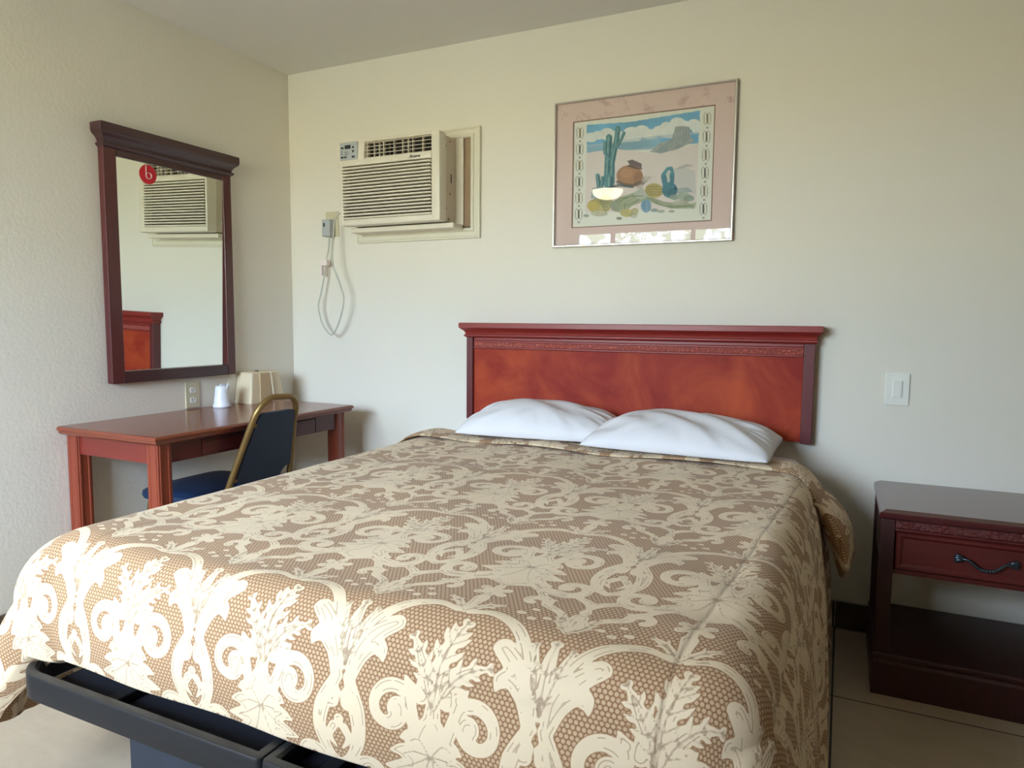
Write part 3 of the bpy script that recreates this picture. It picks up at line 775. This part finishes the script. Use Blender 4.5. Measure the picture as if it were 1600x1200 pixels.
# ------------------------------------------------------------------ bedspread pattern (distance to the damask motif, in cm)
TW, TP, RES = 36.0, 50.0, .15
EX, EY = 14.0, 26.0
gx = np.arange(-TW/2-EX, TW/2+EX, RES); gy = np.arange(-TP/2-EY, TP/2+EY, RES)
SD = np.full((len(gx), len(gy)), 2.0, np.float32); VN = np.full_like(SD, 2.0)
def cap(A, p, q, ra, rb):
    m_ = max(ra, rb)+2.0
    i0, i1 = np.searchsorted(gx, (min(p[0], q[0])-m_, max(p[0], q[0])+m_)); j0, j1 = np.searchsorted(gy, (min(p[1], q[1])-m_, max(p[1], q[1])+m_))
    if i0 >= i1 or j0 >= j1: return
    X_, Y_ = gx[i0:i1, None], gy[None, j0:j1]
    dx, dy = q[0]-p[0], q[1]-p[1]; l2 = dx*dx+dy*dy+1e-9
    t_ = np.clip(((X_-p[0])*dx+(Y_-p[1])*dy)/l2, 0, 1)
    d_ = np.hypot(X_-p[0]-t_*dx, Y_-p[1]-t_*dy)-(ra+(rb-ra)*t_)
    np.minimum(A[i0:i1, j0:j1], d_, out=A[i0:i1, j0:j1])
def stroke(P, R, both=True, A=None):
    A = SD if A is None else A
    P = sm(P, 5) if len(P) > 2 else P
    R = np.interp(np.linspace(0, 1, len(P)), np.linspace(0, 1, len(R)), R)
    for sx in ((1, -1) if both else (1,)):
        for i in range(len(P)-1): cap(A, (P[i][0]*sx, P[i][1]), (P[i+1][0]*sx, P[i+1][1]), R[i], R[i+1])
def leaf(P, w, lobes=4, both=True, cut=.95):
    """feathered acanthus leaf along the curve P"""
    Q = sm(P, 6); n_ = len(Q)
    prof = lambda t_: w*(math.sin(PI*min(1, .12+t_*.88))**.8)
    stroke(P, [w*.35, w*.55, w*.6, w*.45, .12], both)
    for k in range(lobes):
        t_ = .18+.72*k/max(1, lobes-1); i = min(n_-2, int(t_*(n_-1)))
        d_ = np.array(Q[i+1])-np.array(Q[i]); d_ /= np.linalg.norm(d_)+1e-9; nn = np.array((-d_[1], d_[0]))
        ln = prof(t_)*1.15
        for sd in (1, -1):
            tip = np.array(Q[i])+d_*ln*.95+nn*sd*ln
            stroke([tuple(Q[i]), tuple(np.array(Q[i])+d_*ln*.35+nn*sd*ln*.55), tuple(tip)], [w*.32, w*.30, .15], both)
            stroke([tuple(Q[i]), tuple(np.array(Q[i])+d_*ln*.6+nn*sd*ln*.62)], [.03, .02], both, VN)
    stroke(P, [.05, .03], both, VN)
def spiral(cx, cy, r0, r1, a0, a1, n_=18):
    return [(cx+(r0+(r1-r0)*k/n_)*math.cos(a0+(a1-a0)*k/n_), cy+(r0+(r1-r0)*k/n_)*math.sin(a0+(a1-a0)*k/n_)) for k in range(n_+1)]
# acanthus body
stroke([(0, -13), (0, -8), (0, -3), (0, 0)], [4.6, 5.0, 3.4, 1.8], False)
for px, py, w_ in ((8.6, -10.5, 1.4), (7.6, -7.2, 1.3), (5.8, -4.4, 1.1), (4.4, -15.2, 1.6), (7.8, -13.8, 1.3)): stroke([(1.0, -9.5), (px*.6, py*.95), (px, py)], [2.2, 1.9, w_*.45])
stroke([(0, -17), (0, -12)], [1.0, 2.6], False)
for px, py in ((7.2, -10.5), (6.0, -7.4), (4.4, -4.6), (3.4, -13.4)): stroke([(0.1, -6.5), (px*.5, py*.85), (px*.9, py)], [.05, .03], True, VN)
# knob, volutes
stroke([(0, .6), (0, 1.4)], [1.9, 1.8], False)
stroke([(2.6, -4), (3.8, 0), (4.8, 3.0)] + spiral(8.0, .0, 4.4, 1.4, 2.4, -3.4), [1.5, 1.5, 1.45, 1.3, 1.4, 1.9, 2.3])
stroke([(2.4, 3.4), (3.1, 5.6)], [1.7, .7]); stroke([(4.6, 4.2), (5.9, 6.0)], [1.5, .5])
# three plumes
leaf([(-.3, 1.5), (-1.6, 6), (-3.8, 10), (-6.6, 13.4)], 2.5, 5, False); leaf([(.3, 1.5), (2.4, 6), (5.8, 9.0), (10.4, 10.4)], 2.5, 5, False)
leaf([(0, 2), (.3, 8), (1.4, 13), (2.8, 17.4)], 3.0, 6, False)
# ogee bands, with a hook inside each
stroke([(16.6, 3.0), (15.6, 7), (13.4, 11), (10.2, 13.6), (8.8, 13.4)], [1.4, 2.1, 2.2, 1.9, .8])
stroke([(15.4, 6.5), (13.2, 9.4), (11.2, 9.0), (10.4, 7.0)], [1.5, 2.0, 1.6, .4])
stroke([(16.4, 5), (14.8, 12), (10.8, 17.4), (5.5, 19.8), (1.0, 18.6)], [.9, 1.35, 1.35, 1.2, .7])
stroke([(16.8, 3.2), (14.5, -2.0), (14.0, -7), (15.8, -11.2), (18, -13)], [1.4, 1.9, 1.6, 1.3, 1.1])
stroke([(16.4, -1.0), (16.7, .4)], [1.7, 1.5]); stroke([(16.9, -5.6), (16.0, -7.6), (17.4, -9.8)], [1.2, 1.0, .5]); stroke([(18, -4.2), (18, -5.4)], [1.3, .7])
# bouquet between the bands, drops and berries
for tipx, tipy, w_ in ((18, 18.4, 2.7), (14.4, 17.4, 1.9)): leaf([(17.9, 5), ((18+tipx)/2, 11), (tipx, tipy)], w_, 3)
for x_, y_, r_ in ((8.6, 22.4, 1.0), (11.0, 21.2, .95), (10.2, 24.6, .85), (13.2, 22.4, .9)): stroke([(x_, y_), (x_+.6, y_)], [r_, r_*.8])
# sprig above the cusp
leaf([(.2, 18.8), (2.8, 21.8), (6.2, 24.0)], 1.8, 3); stroke([(0, 19), (0, 24.6)], [1.0, 1.7], False)
for k in range(6): a_ = PI/2+2*PI*k/6; stroke([(0, 28.6), (2.6*math.cos(a_), 28.6+2.6*math.sin(a_))], [.9, 1.25], False)
stroke([(0, 31.5), (0, 33.5)], [.8, 1.2], False)
# S-scrolls either side of the bouquet, curling under the body above
stroke([(17.6, 20), (14.8, 25.0), (11.0, 27.4)] + spiral(8.4, 28.0, 2.4, .8, 0.2, 4.2), [1.0, 1.4, 1.3, 1.2, 1.2, 1.2])
# big scrolls that spring from the foot of the body above
stroke([(3, -12), (6.5, -15.4), (11, -16.6)] + spiral(11.6, -13.0, 3.6, 1.2, -1.5, 3.2), [1.8, 1.7, 1.5, 1.35, 1.3, 1.6, 1.9])
stroke([(7, -16.8), (9.5, -19.6), (12.6, -19.9)], [1.1, 1.1, .3]); stroke([(14.5, -16.8), (17.0, -18.5), (18, -21.2)], [1.1, 1.3, .7])
leaf([(18, 19), (15.6, 22.5), (15.0, 26.5)], 1.7, 4); stroke([(18, 20.5), (18, 25)], [1.5, 1.8], False); stroke([(18, 27.5), (18, 29)], [1.4, .8], False)
def fold(A):
    n_, m_ = int(round(TW/RES)), int(round(TP/RES)); T = np.full((n_, m_), 2.0, np.float32)
    ii = np.round((gx+TW/2)/RES).astype(int) % n_; jj = np.round((gy+TP/2)/RES).astype(int) % m_
    np.minimum.at(T, (ii[:, None].repeat(len(jj), 1), jj[None, :].repeat(len(ii), 0)), A)
    return T
SD, VN = fold(SD), fold(VN)
def tile(T, x_, y_):
    n_, m_ = T.shape; fx = ((x_+TW/2)/RES) % n_; fy = ((y_+TP/2)/RES) % m_
    i0 = np.floor(fx).astype(int) % n_; j0 = np.floor(fy).astype(int) % m_; i1, j1 = (i0+1) % n_, (j0+1) % m_
    a, b = fx-np.floor(fx), fy-np.floor(fy)
    return T[i0, j0]*(1-a)*(1-b)+T[i1, j0]*a*(1-b)+T[i0, j1]*(1-a)*b+T[i1, j1]*a*b

def spread_mat():
    m = bpy.data.materials.new('damask_bedspread'); t = NT(m)
    sd = t.n('ShaderNodeAttribute', attribute_name='motif').outputs['Fac']
    vn = t.n('ShaderNodeAttribute', attribute_name='vein').outputs['Fac']
    sm_ = t.n('ShaderNodeAttribute', attribute_name='seam').outputs['Fac']
    fl = t.n('ShaderNodeAttribute', attribute_name='flat').outputs['Vector']
    def cosdir(a, wl):
        d_ = t.n('ShaderNodeVectorMath', operation='DOT_PRODUCT'); d_.inputs[1].default_value = (math.cos(a)*2*PI/wl, math.sin(a)*2*PI/wl, 0)
        t.l(fl, d_.inputs[0]); return t.math('COSINE', d_.outputs['Value'])
    wl = .0074
    h = t.math('ADD', t.math('ADD', cosdir(PI/2, wl), cosdir(PI/2+PI/3, wl)), cosdir(PI/2-PI/3, wl))   # honeycomb of round cells
    cell = t.n('ShaderNodeMapRange', interpolation_type='SMOOTHSTEP'); cell.inputs[1].default_value = -1.0; cell.inputs[2].default_value = .25
    t.l(h, cell.inputs[0])
    bg = t.mix(cell.outputs[0], s(136, 100, 72), s(186, 157, 123))
    n1 = t.noise(t.coord((1, 1, 1)), 9, 3)
    cream = t.mix(n1, s(210, 189, 158), s(220, 200, 171))
    vm = t.n('ShaderNodeMapRange', interpolation_type='SMOOTHSTEP'); vm.inputs[1].default_value = .0; vm.inputs[2].default_value = .2; vm.inputs[3].default_value = .7; vm.inputs[4].default_value = 0
    t.l(vn, vm.inputs[0]); cream = t.mix(vm.outputs[0], cream, s(128, 100, 76))
    # broken embroidery lines that follow the inside of each motif
    for lev, w_, amt in ((-.82, .085, .62), (-1.55, .10, .5)):
        near = t.math('COMPARE', sd, lev, w_)
        gate = t.math('GREATER_THAN', t.noise(fl, 38+lev*9, 1, .5), .53)
        cream = t.mix(t.math('MULTIPLY', t.math('MULTIPLY', near, gate), amt), cream, s(136, 108, 82))
    mk = t.n('ShaderNodeMapRange', interpolation_type='SMOOTHSTEP'); mk.inputs[1].default_value = -.07; mk.inputs[2].default_value = .07
    sd = t.math('ADD', sd, .30); t.l(sd, mk.inputs[0])
    # darker outline just outside each motif
    ol = t.n('ShaderNodeMapRange', interpolation_type='SMOOTHSTEP'); ol.inputs[1].default_value = .05; ol.inputs[2].default_value = .32; ol.inputs[3].default_value = .75; ol.inputs[4].default_value = 0
    t.l(sd, ol.inputs[0]); bg = t.mix(ol.outputs[0], bg, s(146, 108, 76))
    c = t.mix(mk.outputs[0], cream, bg)
    c = t.mix(t.math('MULTIPLY', sm_, .6), c, s(110, 84, 60))
    weave = t.noise(fl, 420, 2)
    t.finish(c, .82, 0, t.math('ADD', t.math('MULTIPLY', cell.outputs[0], .4), weave), .12, .002, .25, sheen=.1)
    return m
M_spread = spread_mat()

# ------------------------------------------------------------------ bedspread
SX0, SX1, SY0, STZ = -1.725, -.062, .912, .682
ER, ERL, CR = .085, .165, .02            # edge radius, extra corner radius of the core
def smooth01(x): x = np.clip(x, 0, 1); return x*x*(3-2*x)
def drape(U, V, lift=0.0, right_drop=.56, right_flare=.055, left_drop=.335):
    """lay flat cloth points on the rounded mattress block: top, rolled edges and hanging sides"""
    cx0, cx1, cy0 = SX0+ERL+CR, SX1-ER-CR, SY0+ER+CR
    px, py = np.clip(U, cx0, cx1), np.maximum(V, cy0)
    dx, dy = U-px, V-py
    s_ = np.hypot(dx, dy); nx, ny = dx/(s_+1e-9), dy/(s_+1e-9)
    er = ER+(ERL-ER)*smooth01(-nx/.9)               # the left edge sags in a wider curve
    s0 = np.maximum(s_-CR, 0)                       # flat rim of the rounded corner
    r = er+lift
    arcl = PI/2*er
    th = np.clip(s0/er, 0, PI/2); d = np.maximum(s0-arcl, 0)
    foot = smooth01((-ny-.55)/.35)
    left = smooth01((-nx-.55)/.35); right = smooth01((nx-.55)/.35)
    foot_d = .186-.06*smooth01((-nx-.1)/.5)
    Dm = foot_d*foot+(1-foot)*np.where(nx < 0, left_drop, right_drop)
    corner = np.clip(1-np.abs(np.abs(nx)-.7)/.3, 0, 1)
    over = np.maximum(d-Dm, 0); d = np.minimum(d, Dm)
    k = d/.4
    fl = np.where(nx < 0, .12*k**.7, right_flare*k**.5)*(1-foot)
    fl = fl+foot*(.012*np.sin(d/foot_d*PI))
    rip = .013*np.sin(V*17+1.3)*np.minimum(d/.25, 1)+.008*np.sin(V*41+.4)*np.minimum(d/.3, 1)
    fl = fl+rip*(1-foot)*np.where(nx > 0, .6, 1.0)
    fl = fl+corner*.03*np.sin(np.arctan2(-ny, nx)*9)*np.minimum(d/.2, 1)
    fl = fl+foot*.004*np.sin(U*14+.5)*np.minimum(d/.1, 1)
    tuck = np.minimum(over, .06)*foot
    rad = np.minimum(s_, CR)+r*np.sin(th)+fl-tuck
    X = px+nx*rad; Y = py+ny*rad
    Z = STZ+lift-r*(1-np.cos(th))-d+foot*np.where(over > 0, -.012*np.sin(np.minimum(over/.03, 1)*PI/2), 0)
    top = np.clip(1-s0/.06, 0, 1)
    Z = Z+top*(.0035*np.sin(U*5.2+1)*np.sin(V*4.1)+.002*np.sin(U*13+V*9)+.0016*np.sin(V*23-U*6))
    return X, Y, Z
du = .0038
uu = np.arange(SX0-.60, SX1+.72, du); vv = np.arange(SY0-.36, 2.63, du)
U, V = np.meshgrid(uu, vv, indexing='ij')
X, Y, Z = drape(U, V)
# puckers at the piping seams and a slow sag of the hem
skew = .070*(V-1.2)
seamR = (U-(-.205+ .072*(V-.9))); seamL = (U-(-1.482+.02*(V-.9)))
ontop = smooth01((SX1+.02-U)/.05)*smooth01((U-SX0+.02)/.05)
pk = (np.exp(-(seamR/.008)**2)+.8*np.exp(-(seamL/.008)**2))
Z = Z-.0014*pk*smooth01((V-SY0+.1)/.2)
Z = Z+.004*np.exp(-(seamR/.05)**2)*np.sin(V*31)*np.exp(-((V-1.15)/.5)**2)
seam = np.clip(np.exp(-(seamR/.0028)**2)+.7*np.exp(-(seamL/.0028)**2), 0, 1)
me = grid_mesh('bedspread', X, Y, Z)
def paint(me, U, V, seam):
    pu, pv = (U-.06*(V-1.16)+.545)*100, (V-1.30)*100
    n_ = U.size
    me.attributes.new('motif', 'FLOAT', 'POINT').data.foreach_set('value', tile(SD, pu, pv).reshape(-1).astype(np.float32))
    me.attributes.new('vein', 'FLOAT', 'POINT').data.foreach_set('value', tile(VN, pu, pv).reshape(-1).astype(np.float32))
    me.attributes.new('seam', 'FLOAT', 'POINT').data.foreach_set('value', seam.reshape(-1).astype(np.float32))
    fl = np.stack([U, V, np.zeros_like(U)], -1).reshape(-1).astype(np.float32)
    me.attributes.new('flat', 'FLOAT_VECTOR', 'POINT').data.foreach_set('vector', fl)
paint(me, U, V, seam)
bs = thing('bedspread', (-.838, 1.75, .66), 'tan and cream damask bedspread draped over the bed', 'bedspread')
new_obj('cover', me, M_spread, bs, True)
# the head end is folded back over itself and hangs free at the right side
uu2 = np.arange(SX0-.08, SX1+.30, .005); nw = 34
fu, kk = np.meshgrid(uu2, np.arange(nw), indexing='ij')
ph = kk/(nw-1)*2*PI                      # closed flattened tube across the bed
wv = .085+.012*np.sin(fu*7)+.05*smooth01((fu+.25)/.3)
vc = 2.50+.012*np.sin(fu*5+1)-.02*smooth01((fu+.4)/.3)
lift = .010+.009*np.sin(ph)*(1+.25*np.sin(fu*23))+.004*np.sin(fu*11)
vq = vc+wv*np.sign(np.cos(ph))*np.abs(np.cos(ph))**.8
edge = np.clip((uu2[-1]-fu)/.06, 0, 1)**.5
vq = vc+(vq-vc)*(.25+.75*edge)
lift = .010+(lift-.010)*edge
X2, Y2, Z2 = drape(fu, vq, 0, right_drop=.235, right_flare=.12)
lx = smooth01((fu-(SX1-.06))/.12)        # lift turns from upward to sideways as it goes over the edge
ll = smooth01(((SX0+.06)-fu)/.12)
Z2 = Z2+lift*(1-.8*np.maximum(lx, ll)); X2 = X2+((lift-.010)*3.6+.006)*lx-lift*ll
me2 = grid_mesh('turned_back_edge', X2, Y2, Z2)
paint(me2, fu, 2*2.42-vq+ .2*np.sin(ph)*.05, np.zeros_like(fu))
new_obj('turned_back_edge', me2, M_spread, bs, True)

# ------------------------------------------------------------------ pillows
def pillow(name, cx, cy, zb, lx, ly, th, yaw, tilt, seed, label, plump=0):
    n_, m_ = 120, 90
    a, b = np.meshgrid(np.linspace(-1, 1, n_), np.linspace(-1, 1, m_), indexing='ij')
    r = np.random.default_rng(seed)
    out_x = a*(1-.025*(1-b**2)-.03*np.abs(b)**8); out_y = b*(1-.03*(1-a**2)*np.abs(b)-.05*np.abs(a)**8)
    hgt = (np.clip(1-np.abs(a)**2.6, 0, 1)**.54)*(np.clip(1-np.abs(b)**2.4, 0, 1)**.52)
    wr = np.zeros_like(a)
    for k in range(9):
        f1, f2, p_ = r.uniform(2, 7), r.uniform(2, 7), r.uniform(0, 6)
        wr += .016*np.sin(a*f1*1.6+b*f2*1.6+p_)
    rad = np.maximum(np.abs(a), np.abs(b)); ang = np.arctan2(b, a)
    wr += .05*np.sin(ang*13+seed+rad*3)*smooth01((rad-.45)/.35)+.03*np.sin(ang*29+seed)*smooth01((rad-.6)/.3)
    hgt2 = hgt*(1+wr+plump*np.exp(-((a+.35)/.5)**2))
    out = []
    for sgn, sc in ((1, 1.0), (-1, .16)):
        lxp = out_x*lx/2; lyp = out_y*ly/2; z_ = sgn*hgt2*th*sc
        z_ = z_+th*.16
        ct, st_ = math.cos(tilt), math.sin(tilt)
        y_ = lyp*ct-z_*st_; z2 = lyp*st_+z_*ct
        cyw, syw = math.cos(yaw), math.sin(yaw)
        out.append((cx+lxp*cyw-y_*syw, cy+lxp*syw+y_*cyw, zb+z2+ly/2*math.sin(abs(tilt))))
    bm = bmesh.new(); grids = []
    for X_, Y_, Z_ in out:
        grids.append([[bm.verts.new((X_[i, j], Y_[i, j], Z_[i, j])) for j in range(m_)] for i in range(n_)])
    for g, fl_ in ((grids[0], 1), (grids[1], -1)):
        for i in range(n_-1):
            for j in range(m_-1):
                f_ = (g[i][j], g[i+1][j], g[i+1][j+1], g[i][j+1]); bm.faces.new(f_ if fl_ > 0 else f_[::-1])
    bmesh.ops.remove_doubles(bm, verts=bm.verts[:], dist=1e-4)
    o = obj(name, bm, M_pillow, None, True)
    tag(o, label, 'pillow', 'pillows at the head of the bed')
    return o
pillow('pillow', -1.108, 2.640, .699, .66, .37, .104, .10, .07, 3, 'white pillow tucked behind its neighbour, farther from the nightstand', .15)
pillow('pillow', -.528, 2.60, .699, .68, .42, .100, -.04, .06, 9, 'white pillow lying in front, closer to the nightstand', .1)

# ------------------------------------------------------------------ light switch
sw = thing('light_switch', (.186, D, .93), 'white rocker light switch plate on the back wall above the nightstand', 'switch')
obj('cover_plate', bx(.148, .225, D-.007, D-.0003, .874, .993, .002), M_white, sw)
bm = bmesh.new(); box(bm, .1685, .2045, D-.0085, D-.006, .899, .968, .001); obj('switch_frame', bm, M_white, sw)
obj('rocker', bx(.1715, .2015, D-.0125, D-.007, .9025, .9645, .003, 2, Matrix.Rotation(.05, 3, 'X')), M_white, sw)

# ------------------------------------------------------------------ nightstand
ns = thing('nightstand', (.41, 2.65, 0), 'dark cherry nightstand with one drawer and open shelf beside the bed', 'nightstand')
NX0, NX1, NY0, NY1, NZ1 = .133, .690, 2.42, 2.872, .597
bm = bmesh.new()
o1 = .010
mould(bm, [(NZ1-.030, NX0-.000, NX1+.000, NY0-.004, NY1), (NZ1-.024, NX0-.006, NX1+.006, NY0-.012, NY1), (NZ1-.012, NX0-.006, NX1+.006, NY0-.014, NY1), (NZ1-.008, NX0-.002, NX1+.002, NY0-.010, NY1), (NZ1, NX0+.014, NX1-.014, NY0+.008, NY1-.008)])
obj('top', bm, M_nstop, ns)
for x0 in (NX0, NX1-.040):
    for y0 in (NY0, NY1-.045):
        obj('leg', bx(x0, x0+.040, y0, y0+.040, .136, NZ1-.031, .003), M_dk_z, ns)
zc0 = .393
for x0 in (NX0+.008, NX1-.022): obj('side_panel', bx(x0, x0+.014, NY0+.041, NY1-.046, zc0, NZ1-.031), M_dk_z, ns)
obj('back_panel', bx(NX0+.041, NX1-.041, NY1-.02, NY1-.008, zc0, NZ1-.031), M_dk_z, ns)
obj('case_bottom', bx(NX0+.022, NX1-.023, NY0+.012, NY1-.021, zc0, zc0+.014), M_dk_x, ns)
obj('carved_frieze', bx(NX0+.0405, NX1-.0405, NY0+.002, NY0+.02, .540, .5655, .002), M_carve_dk, ns)
bm = bmesh.new(); box(bm, NX0+.0405, NX1-.0405, NY0-.002, NY0+.015, .532, .5395, .002); obj('bead', bm, M_dk_x, ns)
bm = bmesh.new(); dx0, dx1 = NX0+.044, NX1-.044
loft(bm, [[(dx0+d, y, .410+d), (dx1-d, y, .410+d), (dx1-d, y, .529-d), (dx0+d, y, .529-d)] for d, y in ((0, NY0+.018), (0, NY0+.006), (.004, NY0+.001), (.012, NY0+.001), (.020, NY0+.007))])
box(bm, dx0+.01, dx1-.01, NY0+.018, NY1-.05, .412, .50)
dr = obj('drawer', bm, M_dk_x, ns)
hx, hz_, hy = .413, .468, NY0-.012
bm = bmesh.new()
tube(bm, sm([(hx-.062, hy, hz_+.006), (hx-.045, hy-.004, hz_+.004), (hx-.022, hy-.008, hz_-.014), (hx, hy-.009, hz_-.020), (hx+.022, hy-.008, hz_-.014), (hx+.045, hy-.004, hz_+.004), (hx+.062, hy, hz_+.006)], 6), .0042, 8)
for k in range(-2, 3): disc(bm, (hx+k*.0075-.002, hy-.009, hz_-.0195+abs(k)*.0012), .0056, (1, 0, 0), .004, 12)
for sx in (-1, 1):
    for da in (-.35, 0, .35):
        c0 = Vector((hx+sx*.056, hy+.006, hz_+.005)); dv = Vector((sx*math.cos(da), .05, math.sin(da)*1.1)).normalized()
        tube(bm, [c0, c0+dv*.010, c0+dv*.020, c0+dv*.027], [.0045, .0072, .0068, .0022], 8, False, .7)
    tube(bm, [(hx+sx*.058, hy, hz_+.005), (hx+sx*.058, NY0+.008, hz_+.005)], .004, 8)
obj('handle', bm, M_iron, dr, True)
bm = bmesh.new()
PX, PY = NX0-.004, NY0-.006
mould(bm, [(0, PX, NX1+.004, PY, NY1), (.104, PX, NX1+.004, PY, NY1), (.112, PX+.004, NX1, PY+.004, NY1), (.116, PX+.004, NX1, PY+.004, NY1), (.122, PX, NX1+.004, PY, NY1), (.130, PX, NX1+.004, PY, NY1), (.1355, PX+.004, NX1, PY+.004, NY1)])
obj('base', bm, M_dk_z, ns)

# ------------------------------------------------------------------ ceiling light behind the camera
cl = thing('ceiling_light', (-2.1, -.75, H), 'round white glass dome ceiling light near the window', 'ceiling light')
bm = bmesh.new(); lathe(bm, (-2.1, -.75, H), [(.155, -.0005), (.158, -.008), (.155, -.022), (.148, -.024)]); obj('base_plate', bm, M_white, cl, angle=50)
M_dome = plain('lit_glass_dome', (.9, .87, .8, 1), .3, var=.02, emit=((1, .86, .64, 1), 30.0))
bm = bmesh.new(); lathe(bm, (-2.1, -.75, H-.024), [(.146*math.cos(a), -.085*math.sin(a)) for a in np.linspace(0, PI/2*.97, 12)]); obj('dome', bm, M_dome, cl, True)

# ------------------------------------------------------------------ daylight
w = bpy.data.worlds.new('daylight'); bpy.context.scene.world = w; w.use_nodes = True
t = NT.__new__(NT); t.t = w.node_tree; t.t.nodes.clear()
tc = t.n('ShaderNodeTexCoord'); sp = t.n('ShaderNodeSeparateXYZ'); t.l(tc.outputs['Generated'], sp.inputs[0])
leafy = t.noise(tc.outputs['Generated'], 26, 6, .7)
sky = t.ramp(t.math('MULTIPLY_ADD', sp.outputs[2], .5, .5), [(0, (.40, .36, .25, 1)), (.495, (.64, .60, .38, 1)), (.505, (.82, .985, 1.22, 1)), (.60, (.82, 1.02, 1.33, 1)), (.70, (1.2, 1.44, 1.76, 1)), (1, (1.0, 1.2, 1.6, 1))])
band = t.math('LESS_THAN', sp.outputs[2], t.math('MULTIPLY_ADD', leafy, .46, -.05))
band = t.math('MULTIPLY', band, t.math('GREATER_THAN', sp.outputs[2], 0.0))
speck = t.math('MULTIPLY', band, t.math('GREATER_THAN', t.noise(tc.outputs['Generated'], 60, 4, .7), .50))
colr = t.mix(t.math('MULTIPLY', speck, .85), sky, (.22, .30, .14, 1))
bg = t.n('ShaderNodeBackground'); t.l(colr, bg.inputs[0]); bg.inputs[1].default_value = 40.0
o = t.n('ShaderNodeOutputWorld'); t.l(bg.outputs[0], o.inputs[0])
w.cycles.sampling_method = 'MANUAL'; w.cycles.sample_map_resolution = 512
pl = bpy.data.lights.new('window_portal', 'AREA'); pl.shape = 'RECTANGLE'; pl.size = WX1-WX0; pl.size_y = WZ1-WZ0
pl.cycles.is_portal = True
po_ = bpy.data.objects.new('window_portal', pl); C.objects.link(po_)
po_.location = ((WX0+WX1)/2, FY-.125, (WZ0+WZ1)/2); po_.rotation_euler = (PI/2, 0, 0)

# ------------------------------------------------------------------ camera
def cam_matrix(p, y, r):
    cy, sy, cp, sp_ = math.cos(y), math.sin(y), math.cos(p), math.sin(p)
    fwd = Vector((sy*cp, cy*cp, -sp_)); rt = Vector((cy, -sy, 0)); up = rt.cross(fwd)
    c_, s_ = math.cos(r), math.sin(r)
    X_, Y_ = c_*rt+s_*up, -s_*rt+c_*up
    m_ = Matrix.Identity(4)
    for i in range(3): m_[i][0], m_[i][1], m_[i][2] = X_[i], Y_[i], -fwd[i]
    return m_
cam = bpy.data.cameras.new('camera'); cam.sensor_width = 36; cam.lens = 1088.26/1600*36; cam.clip_start = .02
co = bpy.data.objects.new('camera', cam); C.objects.link(co)
co.matrix_world = Matrix.Translation((0, 0, 1.172)) @ cam_matrix(.09079459, -.44289921, .00826753)
sc = bpy.context.scene; sc.camera = co
sc.view_settings.view_transform = 'Standard'; sc.view_settings.look = 'None'; sc.view_settings.gamma = 1
sc.view_settings.use_curve_mapping = False; sc.view_settings.exposure = 0.0
sc.cycles.use_denoising = True; sc.cycles.max_bounces = 10; sc.cycles.diffuse_bounces = 6; sc.cycles.transparent_max_bounces = 12
sc.cycles.caustics_reflective = False; sc.cycles.caustics_refractive = False; sc.cycles.sample_clamp_indirect = 6
